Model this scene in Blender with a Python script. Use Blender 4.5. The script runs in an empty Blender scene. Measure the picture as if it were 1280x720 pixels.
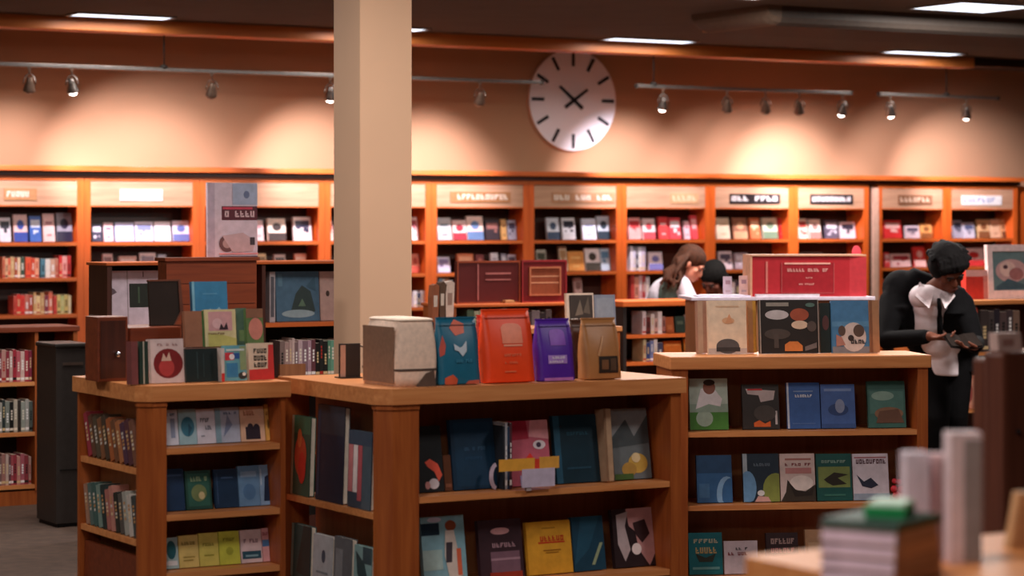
import bpy, bmesh, math, random
from mathutils import Vector, Matrix
random.seed(7)
SC = bpy.context.scene
COL = SC.collection
R = math.radians
FOC = 3022.0; HX, HY = 640.0, 279.0; EYE = 1.6
YAW = 30.35
# ------------------------------------------------------------------ materials
def lin(c):
    c = c/255.0
    return c/12.92 if c <= 0.04045 else ((c+0.055)/1.055)**2.4
def rgb(h):
    if isinstance(h, str):
        h = h.lstrip('#'); h = tuple(int(h[i:i+2], 16) for i in (0, 2, 4))
    return tuple(lin(v) for v in h)
MATS = {}
def _base(name):
    m = bpy.data.materials.new(name); m.use_nodes = True
    nt = m.node_tree; return m, nt, nt.nodes['Principled BSDF']
def cmat(col, rough=0.5, metal=0.0, var=0.10, scale=30.0, spec=0.4):
    key = ('c', col if isinstance(col, str) else tuple(col), rough, metal, var, scale, spec)
    if key in MATS: return MATS[key]
    m, nt, b = _base('paint_'+(col if isinstance(col, str) else '%02x%02x%02x' % tuple(col)).lstrip('#'))
    c = rgb(col)
    tc = nt.nodes.new('ShaderNodeTexCoord'); nz = nt.nodes.new('ShaderNodeTexNoise')
    nz.inputs['Scale'].default_value = scale; nz.inputs['Detail'].default_value = 3
    nt.links.new(tc.outputs['Object'], nz.inputs['Vector'])
    rp = nt.nodes.new('ShaderNodeValToRGB')
    rp.color_ramp.elements[0].position = 0.3; rp.color_ramp.elements[1].position = 0.7
    rp.color_ramp.elements[0].color = tuple(v*(1-var) for v in c)+(1,)
    rp.color_ramp.elements[1].color = tuple(min(1, v*(1+var)) for v in c)+(1,)
    nt.links.new(nz.outputs['Fac'], rp.inputs['Fac']); nt.links.new(rp.outputs['Color'], b.inputs['Base Color'])
    b.inputs['Roughness'].default_value = rough; b.inputs['Metallic'].default_value = metal
    b.inputs['Specular IOR Level'].default_value = spec
    MATS[key] = m; return m
def wood(c1, c2, rough=0.42, name='wood', axis='Z', scale=5.0):
    key = ('w', c1, c2, rough, axis, scale)
    if key in MATS: return MATS[key]
    m, nt, b = _base(name)
    tc = nt.nodes.new('ShaderNodeTexCoord'); mp = nt.nodes.new('ShaderNodeMapping')
    s = {'X': (0.6, 9, 9), 'Y': (9, 0.6, 9), 'Z': (9, 9, 0.6)}[axis]
    mp.inputs['Scale'].default_value = s
    nz = nt.nodes.new('ShaderNodeTexNoise'); nz.inputs['Scale'].default_value = scale
    nz.inputs['Detail'].default_value = 6; nz.inputs['Distortion'].default_value = 0.6
    nt.links.new(tc.outputs['Object'], mp.inputs['Vector']); nt.links.new(mp.outputs['Vector'], nz.inputs['Vector'])
    rp = nt.nodes.new('ShaderNodeValToRGB')
    rp.color_ramp.elements[0].position = 0.32; rp.color_ramp.elements[1].position = 0.68
    rp.color_ramp.elements[0].color = rgb(c1)+(1,); rp.color_ramp.elements[1].color = rgb(c2)+(1,)
    nt.links.new(nz.outputs['Fac'], rp.inputs['Fac']); nt.links.new(rp.outputs['Color'], b.inputs['Base Color'])
    bp = nt.nodes.new('ShaderNodeBump'); bp.inputs['Strength'].default_value = 0.05
    nt.links.new(nz.outputs['Fac'], bp.inputs['Height']); nt.links.new(bp.outputs['Normal'], b.inputs['Normal'])
    b.inputs['Roughness'].default_value = rough
    MATS[key] = m; return m
def emit(col, strength, name='lamp_glow'):
    m, nt, b = _base(name)
    c = rgb(col)
    b.inputs['Base Color'].default_value = c+(1,); b.inputs['Emission Color'].default_value = c+(1,)
    b.inputs['Emission Strength'].default_value = strength
    tc = nt.nodes.new('ShaderNodeTexCoord'); nz = nt.nodes.new('ShaderNodeTexNoise'); nz.inputs['Scale'].default_value = 40
    nt.links.new(tc.outputs['Object'], nz.inputs['Vector'])
    mx = nt.nodes.new('ShaderNodeMapRange'); mx.inputs['To Min'].default_value = 0.35; mx.inputs['To Max'].default_value = 0.5
    nt.links.new(nz.outputs['Fac'], mx.inputs['Value']); nt.links.new(mx.outputs['Result'], b.inputs['Roughness'])
    return m
WALLWOOD = wood('#c8561c', '#dc6826', name='orange_cherry_wood')
WALLWOODX = wood('#c05a22', '#d46c2e', name='orange_cherry_wood_lengthwise', axis='X')
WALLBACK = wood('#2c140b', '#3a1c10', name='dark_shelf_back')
HEADER = wood('#b4886a', '#c89c7c', name='pale_maple_header', axis='X')
CASE = wood('#94481c', '#ac5c28', name='case_cherry_wood')
CASEX = wood('#c87c46', '#de965c', name='case_top_wood', axis='X')
CASEIN = wood('#96603a', '#a87048', name='case_inner_wood')
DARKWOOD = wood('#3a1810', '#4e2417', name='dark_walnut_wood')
REDWOOD = wood('#6a2e18', '#823c20', name='red_brown_wood', axis='X')
CREAMP = '#e9dccb'
# ------------------------------------------------------------------ mesh builder
class MB:
    def __init__(s): s.v = []; s.f = []; s.m = []; s.sm = []; s.mats = []
    def mi(s, mat):
        if mat not in s.mats: s.mats.append(mat)
        return s.mats.index(mat)
    def add(s, vs, fs, mat, smooth=False):
        o = len(s.v); s.v += [tuple(p) for p in vs]; k = s.mi(mat)
        for f in fs: s.f.append(tuple(i+o for i in f)); s.m.append(k); s.sm.append(smooth)
    def box(s, x0, x1, y0, y1, z0, z1, mat, bev=0.0):
        if bev > 0:
            # chamfered box via bmesh
            bm = bmesh.new(); bmesh.ops.create_cube(bm, size=1)
            bmesh.ops.scale(bm, vec=(abs(x1-x0), abs(y1-y0), abs(z1-z0)), verts=bm.verts)
            bmesh.ops.bevel(bm, geom=list(bm.edges), offset=bev, segments=2, profile=0.6, affect='EDGES')
            c = Vector(((x0+x1)/2, (y0+y1)/2, (z0+z1)/2)); bm.verts.index_update()
            s.add([v.co+c for v in bm.verts], [[v.index for v in f.verts] for f in bm.faces], mat); bm.free(); return
        vs = [(x0,y0,z0),(x1,y0,z0),(x1,y1,z0),(x0,y1,z0),(x0,y0,z1),(x1,y0,z1),(x1,y1,z1),(x0,y1,z1)]
        s.add(vs, [(0,3,2,1),(4,5,6,7),(0,1,5,4),(1,2,6,5),(2,3,7,6),(3,0,4,7)], mat)
    def prism(s, pts, z0, z1, mat, axis='z'):
        n = len(pts)
        mk = {'z': lambda p, h: (p[0], p[1], h), 'y': lambda p, h: (p[0], h, p[1]), 'x': lambda p, h: (h, p[0], p[1])}[axis]
        vs = [mk(p, z0) for p in pts]+[mk(p, z1) for p in pts]
        fs = [tuple(range(n))[::-1], tuple(range(n, 2*n))]+[(i, (i+1) % n, n+(i+1) % n, n+i) for i in range(n)]
        s.add(vs, fs, mat)
    def loft(s, rings, mat, smooth=True, cap=True):
        n = len(rings[0]); vs = [p for r in rings for p in r]; fs = []
        for k in range(len(rings)-1):
            for i in range(n):
                j = (i+1) % n; fs.append((k*n+i, k*n+j, (k+1)*n+j, (k+1)*n+i))
        if cap: fs += [tuple(range(n))[::-1], tuple((len(rings)-1)*n+i for i in range(n))]
        s.add(vs, fs, mat, smooth)
    def tube(s, pts, rad, mat, n=8):
        pts = [Vector(p) for p in pts]; rings = []
        if not isinstance(rad, (list, tuple)): rad = [rad]*len(pts)
        for i, p in enumerate(pts):
            a = pts[max(0, i-1)]; b = pts[min(len(pts)-1, i+1)]; d = (b-a).normalized()
            up = Vector((0,0,1)) if abs(d.z) < 0.9 else Vector((1,0,0))
            e = d.cross(up).normalized(); g = d.cross(e).normalized()
            rings.append([p+(e*math.cos(2*math.pi*k/n)+g*math.sin(2*math.pi*k/n))*rad[i] for k in range(n)])
        s.loft(rings, mat)
    def ell(s, c, r, mat, rot=None, nu=16, nv=10):
        c = Vector(c); M = rot.to_matrix() if rot else Matrix.Identity(3); vs = []; fs = []
        vs.append(c+M @ Vector((0,0,-r[2])))
        for j in range(1, nv):
            t = -math.pi/2+math.pi*j/nv
            for i in range(nu):
                a = 2*math.pi*i/nu
                vs.append(c+M @ Vector((r[0]*math.cos(t)*math.cos(a), r[1]*math.cos(t)*math.sin(a), r[2]*math.sin(t))))
        vs.append(c+M @ Vector((0,0,r[2]))); top = len(vs)-1
        for i in range(nu): fs.append((0, 1+(i+1) % nu, 1+i))
        for j in range(nv-2):
            for i in range(nu):
                a = 1+j*nu+i; b = 1+j*nu+(i+1) % nu; fs.append((a, b, b+nu, a+nu))
        for i in range(nu): fs.append((top, 1+(nv-2)*nu+i, 1+(nv-2)*nu+(i+1) % nu))
        s.add(vs, fs, mat, True)
    def build(s, name, parent=None, loc=(0,0,0), rot=(0,0,0)):
        me = bpy.data.meshes.new(name); me.from_pydata(s.v, [], s.f); me.update()
        for m in s.mats: me.materials.append(m)
        for p, k, sm in zip(me.polygons, s.m, s.sm): p.material_index = k; p.use_smooth = sm
        o = bpy.data.objects.new(name, me); COL.objects.link(o)
        if parent: o.parent = parent
        o.location = loc; o.rotation_euler = rot
        return o
def empty(name, loc=(0,0,0), rot=(0,0,0)):
    o = bpy.data.objects.new(name, None); COL.objects.link(o); o.location = loc; o.rotation_euler = rot
    o.empty_display_size = 0.1; return o
def tag(o, label=None, cat=None, group=None, kind=None):
    if label: o['label'] = label
    if cat: o['category'] = cat
    if group: o['group'] = group
    if kind: o['kind'] = kind
    return o
# ------------------------------------------------------------------ frames
class Fr:
    def __init__(s, px, D, rz=YAW):
        s.o = Vector(((px-HX)/FOC*D, D)); s.rz = R(rz)
        s.ex = Vector((math.cos(s.rz), math.sin(s.rz))); s.ey = Vector((-math.sin(s.rz), math.cos(s.rz)))
    def P(s, u, v, z=0): q = s.o+s.ex*u+s.ey*v; return Vector((q.x, q.y, z))
    def u(s, px, v=0):
        t = (px-HX)/FOC; a = s.o+s.ey*v
        return (t*a.y-a.x)/(s.ex.x-t*s.ex.y)
    def z(s, py, px, v=0):
        d = s.P(s.u(px, v), v).y; return EYE-(py-HY)/FOC*d
    def side(s):        # frame whose front is the left (-u) face of this one
        f = Fr(0, 1, math.degrees(s.rz)-90); f.o = s.o.copy(); return f
    def shifted(s, u, v):
        f = Fr(0, 1, math.degrees(s.rz)); p = s.P(u, v); f.o = Vector((p.x, p.y)); return f
# ------------------------------------------------------------------ book art
def glyphs(x0, y0, x1, y1, n, rnd):
    """small irregular strokes standing for blurred lettering"""
    out = []; w = (x1-x0)/n; h = y1-y0
    for i in range(n):
        a = x0+i*w; g = rnd.random()
        if g < 0.12: continue
        lw = w*0.28
        out.append([(a, y0), (a+lw, y0), (a+lw, y1), (a, y1)])
        if g < 0.5: out.append([(a, y1-h*0.28), (a+w*0.8, y1-h*0.28), (a+w*0.8, y1), (a, y1)])
        if g > 0.35: out.append([(a, y0), (a+w*0.8, y0), (a+w*0.8, y0+h*0.25), (a, y0+h*0.25)])
        if 0.3 < g < 0.7: out.append([(a+w*0.5, y0), (a+w*0.78, y0), (a+w*0.78, y1), (a+w*0.5, y1)])
        else: out.append([(a, y0+h*0.4), (a+w*0.6, y0+h*0.4), (a+w*0.6, y0+h*0.62), (a, y0+h*0.62)])
    return out
def art_polys(art, rnd):
    res = []
    for s in art:
        k = s[0]
        if k == 'r': _, a, b, c, d, col = s; res.append(([(a,b),(c,b),(c,d),(a,d)], col))
        elif k == 'e':
            _, cx, cy, rx, ry, col = s; n = 20
            res.append(([(cx+rx*math.cos(2*math.pi*i/n), cy+ry*math.sin(2*math.pi*i/n)) for i in range(n)], col))
        elif k == 'p': res.append((list(s[1]), s[2]))
        elif k == 't':
            _, a, b, c, d, n, col = s
            res.append((glyphs(a, b, c, d, n, rnd), col, True))
    return res
def apply_art(mb, art, W, H, y, rnd, x0=None, eps=0.0005, rough=0.4):
    x0 = -W/2 if x0 is None else x0; k = 0
    for it in art_polys(art, rnd):
        k += 1; polys = it[0] if len(it) == 3 else [it[0]]
        for pl in polys:
            pl = [(min(max(p[0], 0.0), 1.0), min(max(p[1], 0.0), 1.0)) for p in pl]
            vs = [(x0+W*p[0], y-eps*k, H*p[1]) for p in pl]
            mb.add(vs, [tuple(range(len(vs)))], cmat(it[1], rough))
def book_mesh(mb, W, H, T, cov, art, rnd, rough=0.38, pages=True, page_col=CREAMP):
    c = cmat(cov, rough); b = 0.002
    mb.box(-W/2, W/2, -T, -T+b, 0, H, c); mb.box(-W/2, W/2, -b, 0, 0, H, c)
    mb.box(-W/2, -W/2+b, -T+b, -b, 0, H, c)
    if pages: mb.box(-W/2+b, W/2-0.004, -T+b, -b, 0.004, H-0.004, cmat(page_col, 0.8))
    apply_art(mb, art, W, H, -T, rnd, rough=rough)
LABELS = {}
def faceout(fr, z, v, px0, px1, pyt, cov, art=(), label='', T=0.03, lean=8, near=False, cat='book', group=None, name='book', tilt=0, rough=0.38, lim=None):
    rnd = random.Random(int(px0*13+pyt*7))
    v_front = v-T
    u0, u1 = fr.u(px0, v_front), fr.u(px1, v_front)
    if lim: u0 = max(u0, lim[0]); u1 = min(u1, lim[1])
    W = max(0.012, u1-u0)
    d = fr.P((u0+u1)/2, v_front).y; zt = EYE-(pyt-HY)/FOC*d; H = max(0.03, (zt-z)/math.cos(R(lean)))
    loc = fr.P((u0+u1)/2, v, z+0.001)
    zoff = abs(W/2*math.sin(R(tilt)))
    rot = (R(-lean), R(tilt), fr.rz); loc.z += zoff
    if near:
        e = empty(name, loc, rot)
        m = MB(); book_mesh(m, W, H, T, cov, list(art), rnd, pages=False, rough=rough); m.build('cover', e)
        m = MB(); m.box(-W/2+0.002, W/2-0.004, -T+0.002, -0.002, 0.003, H-0.004, cmat(CREAMP, 0.8)); m.build('pages', e)
    else:
        m = MB(); book_mesh(m, W, H, T, cov, list(art), rnd, rough=rough); e = m.build(name, None, loc, rot)
    return tag(e, label, cat, group)
def spine_row(fr, z, v, px0, px1, tops, pal, where, group, depth=0.13, lean=0, name='book', words=None):
    """upright spines side by side; each book its own object"""
    u0, u1 = fr.u(px0, v), fr.u(px1, v); n = len(pal)
    rnd = random.Random(int(px0*7+px1*3+z*100)); ws = [0.7+0.7*rnd.random() for _ in pal]; s = sum(ws); a = u0
    out = []; seen = {}
    for i, c in enumerate(pal):
        w = (u1-u0)*ws[i]/s; pyt = tops[i % len(tops)]
        d = fr.P(a, v).y; zt = EYE-(pyt-HY)/FOC*d; H = max(0.05, (zt-z)*(0.96+0.06*rnd.random()))
        t = w*0.93
        if lean: t = w*0.80
        m = MB(); cm = cmat(c, 0.4)
        m.box(0, t, 0, depth, 0, H, cm)
        m.box(0.0015, t-0.0015, 0.002, depth-0.001, H, H+0.0006, cmat(CREAMP, 0.8))
        lc = rnd.choice(['#e8e0d0', '#d8c090', '#202020', '#f0f0f0', '#b03028'])
        y = -0.0006; k = rnd.random()
        z0, z1 = H*(0.3+0.2*k), H*(0.62+0.25*k)
        for q in range(4):
            za = z0+(z1-z0)*q/4; zb = za+(z1-z0)/5.5
            m.add([(t*0.3, y, za), (t*0.72, y, za), (t*0.72, y, zb), (t*0.3, y, zb)], [(0,1,2,3)], cmat(lc, 0.4))
        m.add([(0.0002, y*0.5, H*0.06), (t-0.0002, y*0.5, H*0.06), (t-0.0002, y*0.5, H*0.14), (0.0002, y*0.5, H*0.14)], [(0,1,2,3)], cmat(lc, 0.4))
        p = fr.P(a+0.0004, v, z+0.001)
        L = lean
        if L < 0: p = fr.P(a, v, z+t*math.sin(R(-L))+0.0003) if False else fr.P(a+0.0, v, z)
        o = m.build(name, None, p, (0, R(L), fr.rz))
        if L > 0: o.location.z += t*math.sin(R(L))          # pivot on the far corner
        nm = (words[i] if words else cname(c))
        seen[nm] = seen.get(nm, 0)+1
        o['_c'] = nm; o['_w'] = where; out.append(o); a += w
    ordn = ['leftmost', 'second', 'third', 'fourth', 'fifth', 'sixth', 'seventh', 'eighth', 'ninth', 'tenth', 'eleventh', 'twelfth', 'thirteenth', 'fourteenth', 'fifteenth', 'sixteenth']
    cnt = {}
    for i, o in enumerate(out):
        nm = o['_c']; cnt[nm] = cnt.get(nm, 0)+1
        if seen[nm] == 1: lb = '%s book spine %s' % (nm, where)
        else: lb = '%s %s book spine %s' % (ordn[cnt[nm]-1].replace('leftmost', 'first'), nm, where)
        del o['_c']; del o['_w']; tag(o, lb, 'book', group)
    return out
NAMED = [('black','#1c1c20'),('dark grey','#4a4a4e'),('grey','#8a8a8c'),('white','#efe9e6'),('cream','#ead9b8'),('red','#c0302c'),('maroon','#701c20'),
 ('dark maroon','#4a1a1e'),('orange','#d8642c'),('tan','#c09468'),('brown','#6b4024'),('dark brown','#3c261c'),('yellow','#e0b848'),('green','#4f8a56'),('dark green','#24483a'),
 ('pale green','#b8c898'),('teal','#2f8088'),('light blue','#9cb8d8'),('blue','#3c68b0'),('navy','#1c2c54'),('pink','#e0a0a4'),('purple','#5c3c88'),('lavender','#c8c0e0')]
def cname(c):
    v = rgb(c); best = min(NAMED, key=lambda k: sum((a**.45-b**.45)**2 for a, b in zip(v, rgb(k[1])))); return best[0]

# ================================================================== room shell
WF = Fr(640, 20.6)                      # plane of the bookcase fronts, parallel to the back wall
WALLV = 0.36; CEIL = 3.10
def struct(mb, name, **k): return tag(mb.build(name, None, WF.P(0, 0, 0), (0, 0, WF.rz)), kind='structure')
U0, U1, V0 = -16.0, 9.5, -20.5
WALLM = cmat('#b8906e', 0.85, var=0.03, scale=1.5)
m = MB(); m.box(U0-.2, U1+.2, WALLV, WALLV+.15, 0, CEIL, WALLM); struct(m, 'wall_back')
m = MB(); m.box(U0-.2, U0, V0-.2, WALLV, 0, CEIL, WALLM); struct(m, 'wall_left')
m = MB(); m.box(U1, U1+.2, V0-.2, WALLV, 0, CEIL, WALLM); struct(m, 'wall_right')
m = MB(); m.box(U0, U1, V0-.2, V0, 0, CEIL, WALLM); struct(m, 'wall_front')
FLOORM = cmat('#4e3a2e', 0.8, var=0.25, scale=14)
m = MB(); m.box(U0-.2, U1+.2, V0-.2, WALLV+.15, -0.1, 0, FLOORM); struct(m, 'floor')
CEILM = cmat('#54504c', 0.9, var=0.08, scale=3)
m = MB(); m.box(U0-.2, U1+.2, V0-.2, WALLV+.15, CEIL, CEIL+0.1, CEILM); struct(m, 'ceiling')
# wooden beam under the ceiling
bz0 = 3.005
BEAM = wood('#d87a38', '#e88c48', name='beam_wood', axis='X', scale=2)
BV = -1.02
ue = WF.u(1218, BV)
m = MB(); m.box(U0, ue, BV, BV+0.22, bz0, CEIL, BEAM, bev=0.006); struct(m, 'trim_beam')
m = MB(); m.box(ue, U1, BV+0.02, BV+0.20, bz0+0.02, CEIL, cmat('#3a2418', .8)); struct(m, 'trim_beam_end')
# cornice above bookcases
UL, UR = -6.7, WF.u(1272)
m = MB()
m.box(UL, UR+.03, -0.09, WALLV, 2.000, 2.042, WALLWOODX, bev=0.005)
m.box(UL, UR+.01, -0.03, WALLV, 1.965, 2.000, DARKWOOD)  # recess band in dark wood, its tone standing in for the shadow gap
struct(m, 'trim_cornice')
# right continuation of the wall cabinet: plain end pier
m = MB(); m.box(UR+0.03, UR+0.5, 0.05, WALLV, 0, 1.96, WALLWOOD); struct(m, 'trim_end_pier')

# duct hugging the ceiling
DU0 = WF.u(912, -3.9)
m = MB()
prof = [(-4.35, 3.02), (-4.33, 2.985), (-4.28, 2.965), (-3.5, 2.965), (-3.45, 2.985), (-3.43, 3.02), (-3.43, 3.10), (-4.35, 3.10)]
m.prism(prof, DU0+0.12, U1-.05, cmat('#3a322c', 0.7), axis='x')
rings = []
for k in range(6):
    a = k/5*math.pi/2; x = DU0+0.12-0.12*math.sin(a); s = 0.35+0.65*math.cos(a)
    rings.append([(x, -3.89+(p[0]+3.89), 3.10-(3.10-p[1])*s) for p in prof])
m.loft(rings, cmat('#5c4e42', 0.6), smooth=False)  # rounded end coloured lighter to stand in for its highlight
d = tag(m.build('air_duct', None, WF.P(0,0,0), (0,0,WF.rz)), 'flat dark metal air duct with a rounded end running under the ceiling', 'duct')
m2 = MB(); m2.box(DU0+0.1, U1-.05, -3.435, -3.425, 2.975, 2.99, cmat('#d0a888', .5)); m2.build('seam_strip', d)

# ceiling light panels
GLOW = emit('#dde8f6', 2.6, 'fluorescent_diffuser'); FRAMEM = cmat('#8a8078', 0.5)
def troffer(px0, px1, v, w, label):
    u0, u1 = WF.u(px0, v), WF.u(px1, v)
    e = empty('ceiling_light', WF.P((u0+u1)/2, v, CEIL), (0,0,WF.rz)); h = (u1-u0)/2
    f = MB()
    for a in ((-h-.02, h+.02, -w/2-.02, -w/2), (-h-.02, h+.02, w/2, w/2+.02), (-h-.02, -h, -w/2, w/2), (h, h+.02, -w/2, w/2)):
        f.box(a[0], a[1], a[2], a[3], -0.012, 0.0, FRAMEM)
    f.build('frame', e)
    g = MB(); g.box(-h, h, -w/2, w/2, -0.008, -0.001, GLOW); g.build('diffuser', e)
    tag(e, label, 'ceiling light', 'fluorescent ceiling light panels')
    return WF.P((u0+u1)/2, v, CEIL-0.03), u1-u0
TROFF = [troffer(92, 210, -1.28, .22, 'thin bright ceiling light strip above the two leftmost spotlights'),
 troffer(430, 527, -1.28, .22, 'ceiling light strip half hidden behind the square column'),
 troffer(760, 862, -1.28, .22, 'ceiling light strip just right of and above the white clock'),
 troffer(1110, 1196, -1.28, .22, 'ceiling light strip on the beam above the short right track'),
 troffer(885, 975, -4.95, .55, 'square ceiling light cut by the top edge, left end of the duct'),
 troffer(1170, 1262, -4.95, .55, 'square ceiling light panel near the upper right corner in front of duct')]

# ------------------------------------------------------------------ lamps
def area(p, sx, sy, e, col, rz=0, name='troffer_or_fill_lamp', rx=0):
    l = bpy.data.lights.new(name, 'AREA'); l.shape = 'RECTANGLE'; l.size = sx; l.size_y = sy; l.energy = e; l.color = col
    o = bpy.data.objects.new(name, l); COL.objects.link(o); o.location = p; o.rotation_euler = (rx, 0, rz); return o
COOL = (1.0, 0.90, 0.84)
for i, (p, w) in enumerate(TROFF): area(p, w, .2 if i < 4 else .5, 8 if i < 4 else 95, COOL, WF.rz)
for (u, v) in [(-11.5, -14.5), (-8.2, -11.8), (-6.2, -9.3), (-9.5, -8.2), (-3.6, -9.0), (-6.0, -6.0), (-2.2, -5.0), (1.6, -5.0), (-8.8, -14.8), (-4.2, -12.5)]:
    area(WF.P(u, v, CEIL-0.03), .6, .6, 40, COOL, WF.rz)  # unseen ceiling lamps without panels, spread out as overall fill
area(WF.P(WF.u(1420, -8.5), -8.5, CEIL-0.03), .6, .6, 110, COOL, WF.rz)  # added lamp out of view, brightens the framed picture and its bookcase
area(WF.P(WF.u(-120, -3.0), -3.0, CEIL-0.03), .6, .6, 40, COOL, WF.rz)

# ------------------------------------------------------------------ clock
cu = WF.u(713, WALLV); cz = WF.z(125, 713, WALLV-.05)
clk = empty('wall_clock', WF.P(cu, WALLV, cz), (0,0,WF.rz)); CR = 0.452
def disc(mb, r, y0, y1, mat, n=64):
    a = [(r*math.cos(2*math.pi*i/n), r*math.sin(2*math.pi*i/n)) for i in range(n)]
    mb.prism(a, y1, y0, mat, axis='y')
m = MB(); disc(m, CR, -0.0, -0.04, cmat('#c8a890', .6)); m.build('case', clk)
m = MB(); disc(m, CR*0.985, -0.04, -0.046, cmat('#fbf9ff', .5, var=.01)); m.build('dial', clk)
m = MB(); BLK = cmat('#17161c', .5)
for i in range(12):
    a = math.pi*2*i/12; ra, rb = CR*0.66, CR*0.94; w = 0.014
    d = Vector((math.sin(a), math.cos(a))); n = Vector((d.y, -d.x))
    q = [d*ra-n*w, d*ra+n*w, d*rb+n*w, d*rb-n*w]
    m.prism([(p.x, p.y) for p in q], -0.052, -0.046, BLK, axis='y')
m.build('hour_marks', clk)
def hand(ang, L, T, w, y, nm):
    mm = MB(); a = R(ang); d = Vector((math.sin(a), math.cos(a))); n = Vector((d.y, -d.x))
    q = [-d*T-n*w, -d*T+n*w, d*L+n*w*.7, d*L-n*w*.7]
    mm.prism([(p.x, p.y) for p in q], y-.006, y, BLK, axis='y'); mm.build(nm, clk)
hand(-51, 0.185, 0.115, 0.016, -0.058, 'hour_hand'); hand(55, 0.165, 0.115, 0.016, -0.066, 'minute_hand')
m = MB(); disc(m, 0.022, -0.052, -0.075, BLK, 20); m.build('hub', clk)
tag(clk, 'large round white wall clock with black hands and hour strokes', 'clock')

# ------------------------------------------------------------------ track lights
TV = -0.85; TZ = WF.z(80, 0, TV)
TRM = cmat('#8f8a86', .4, .6)
def track(px0, px1, label, rods):
    u0, u1 = WF.u(px0, TV), WF.u(px1, TV)
    e = empty('light_track', WF.P(u0, TV, TZ), (0,0,WF.rz))
    m = MB(); m.box(0, u1-u0, -.016, .016, -.014, .014, TRM, bev=.004); m.build('rail', e)
    m = MB(); m.box(-.02, 0, -.02, .02, -.018, .018, cmat('#504a46', .5)); m.build('end_cap', e)
    m = MB(); m.box(u1-u0, u1-u0+.02, -.02, .02, -.018, .018, cmat('#504a46', .5)); m.build('end_cap', e)
    for r in rods:
        ur = WF.u(r, TV)-u0
        m = MB(); m.tube([(ur, 0, .014), (ur, 0, CEIL-TZ)], .006, cmat('#2a2420', .6)); m.ell((ur, 0, .02), (.03, .03, .018), cmat('#3a3430', .5)); m.build('hanging_rod', e)
    tag(e, label, 'light track', 'ceiling hung light tracks')
track(-60, 676, 'long pale light track running left behind the column to the clock', (205,))
track(797, 1062, 'middle light track carrying five spotlights right of the clock', (817,))
track(1100, 1246, 'short light track with two spotlights at the right', (1183,))
BULB_ON = emit('#fff0e6', 14, 'lit_bulb'); CHROME = cmat('#a8a09a', .25, .9); CHD = cmat('#8c7464', .4, .6)
def spot(px, on, tgt, label, e=0, tz=1.86, cone=76, dz=0.0):
    u = WF.u(px, TV); p = WF.P(u, TV, TZ-.014)
    root = empty('track_spotlight', p, (0,0,0))
    t = WF.P(WF.u(tgt, WALLV), WALLV, tz); hd = Vector((0, 0, -0.125)); dr = (t-(p+hd)).normalized()
    m = MB(); m.tube([(0,0,0), (0,0,-.05)], .008, CHD); m.box(-.014,.014,-.014,.014,-.012,.0, CHD); m.build('stem', root)
    hdr = (Vector((dr.x*.5, dr.y*.5, -1))).normalized(); q = hdr.to_track_quat('-Z', 'Y'); M = q.to_matrix()
    m = MB(); pts = []
    for k in range(13):
        a = math.pi*k/12; pts.append(Vector((.045*math.cos(a), 0, -.125+.075*math.sin(a))))
    m.tube(pts, .005, CHROME, 6); m.build('yoke', root)
    # lamp head: stepped bell opened towards the wall
    m = MB(); n = 18
    prof = [(.014, .055), (.022, .05), (.026, .02), (.036, -.005), (.044, -.04), (.046, -.05), (.040, -.05), (.034, -.02), (.015, .0)]
    rings = [[hd+M @ Vector((r*math.cos(2*math.pi*i/n), r*math.sin(2*math.pi*i/n), z)) for i in range(n)] for r, z in prof]
    m.loft(rings, CHROME if on else CHD); m.build('lamp_head', root)
    m = MB(); m.ell(hd+M @ Vector((0,0,-.052)), (.032, .032, .026), BULB_ON if on else cmat('#c8b8a8', .2), nu=12, nv=8); m.build('bulb', root)
    m = MB()
    for k in range(3):
        a = k*math.pi/3
        m.tube([hd+M @ Vector((.046*math.cos(a), .046*math.sin(a), -.05)), hd+M @ Vector((-.046*math.cos(a), -.046*math.sin(a), -.052))], .0025, CHD, 5)
    m.build('guard_wire', root)
    tag(root, label, 'spotlight', 'track spotlights')
    if e:
        l = bpy.data.lights.new('spotlight_or_wash_beam', 'SPOT'); l.energy = e; l.spot_size = R(cone); l.spot_blend = 0.85; l.shadow_soft_size = .03; l.color = (1.0, .87, .96)
        o = bpy.data.objects.new('spotlight_or_wash_beam', l); COL.objects.link(o); o.location = p+hd+hdr*.10+dr*.03; o.rotation_euler = dr.to_track_quat('-Z', 'Y').to_euler()
SP = 155  # heads that look unlit also get beams, added as general wall wash
spot(37, 0, 10, 'leftmost unlit silver spotlight on the long track', SP*.6)
spot(90, 1, 185, 'glowing spotlight second from the left end of the long track', SP*1.15)
spot(265, 0, 200, 'small dim spotlight alone on the track between left pair and column', SP*.35)
spot(413, 1, 395, 'lit spotlight just left of the column, partly hidden by it', SP)
spot(600, 0, 530, 'pale spotlight between the column and the clock', SP*1.0)
spot(829, 1, 775, 'bright chrome spotlight nearest the clock on its right', SP*.9)
spot(909, 0, 900, 'brown unlit spotlight with a glow on the wall beside it', SP*.35)
spot(957, 0, 960, 'darker of the two middle spotlights, third from the clock', SP*.45)
spot(999, 0, 1000, 'unlit spotlight fourth along the middle track', SP*.45)
spot(1053, 1, 985, 'bright spotlight at the right end of the middle track', SP*.9)
spot(1113, 1, 1150, 'glowing spotlight at left end of the short right track', SP*.5)
spot(1208, 1, 1195, 'glowing spotlight near the right end of the short track', SP*.9)
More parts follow.
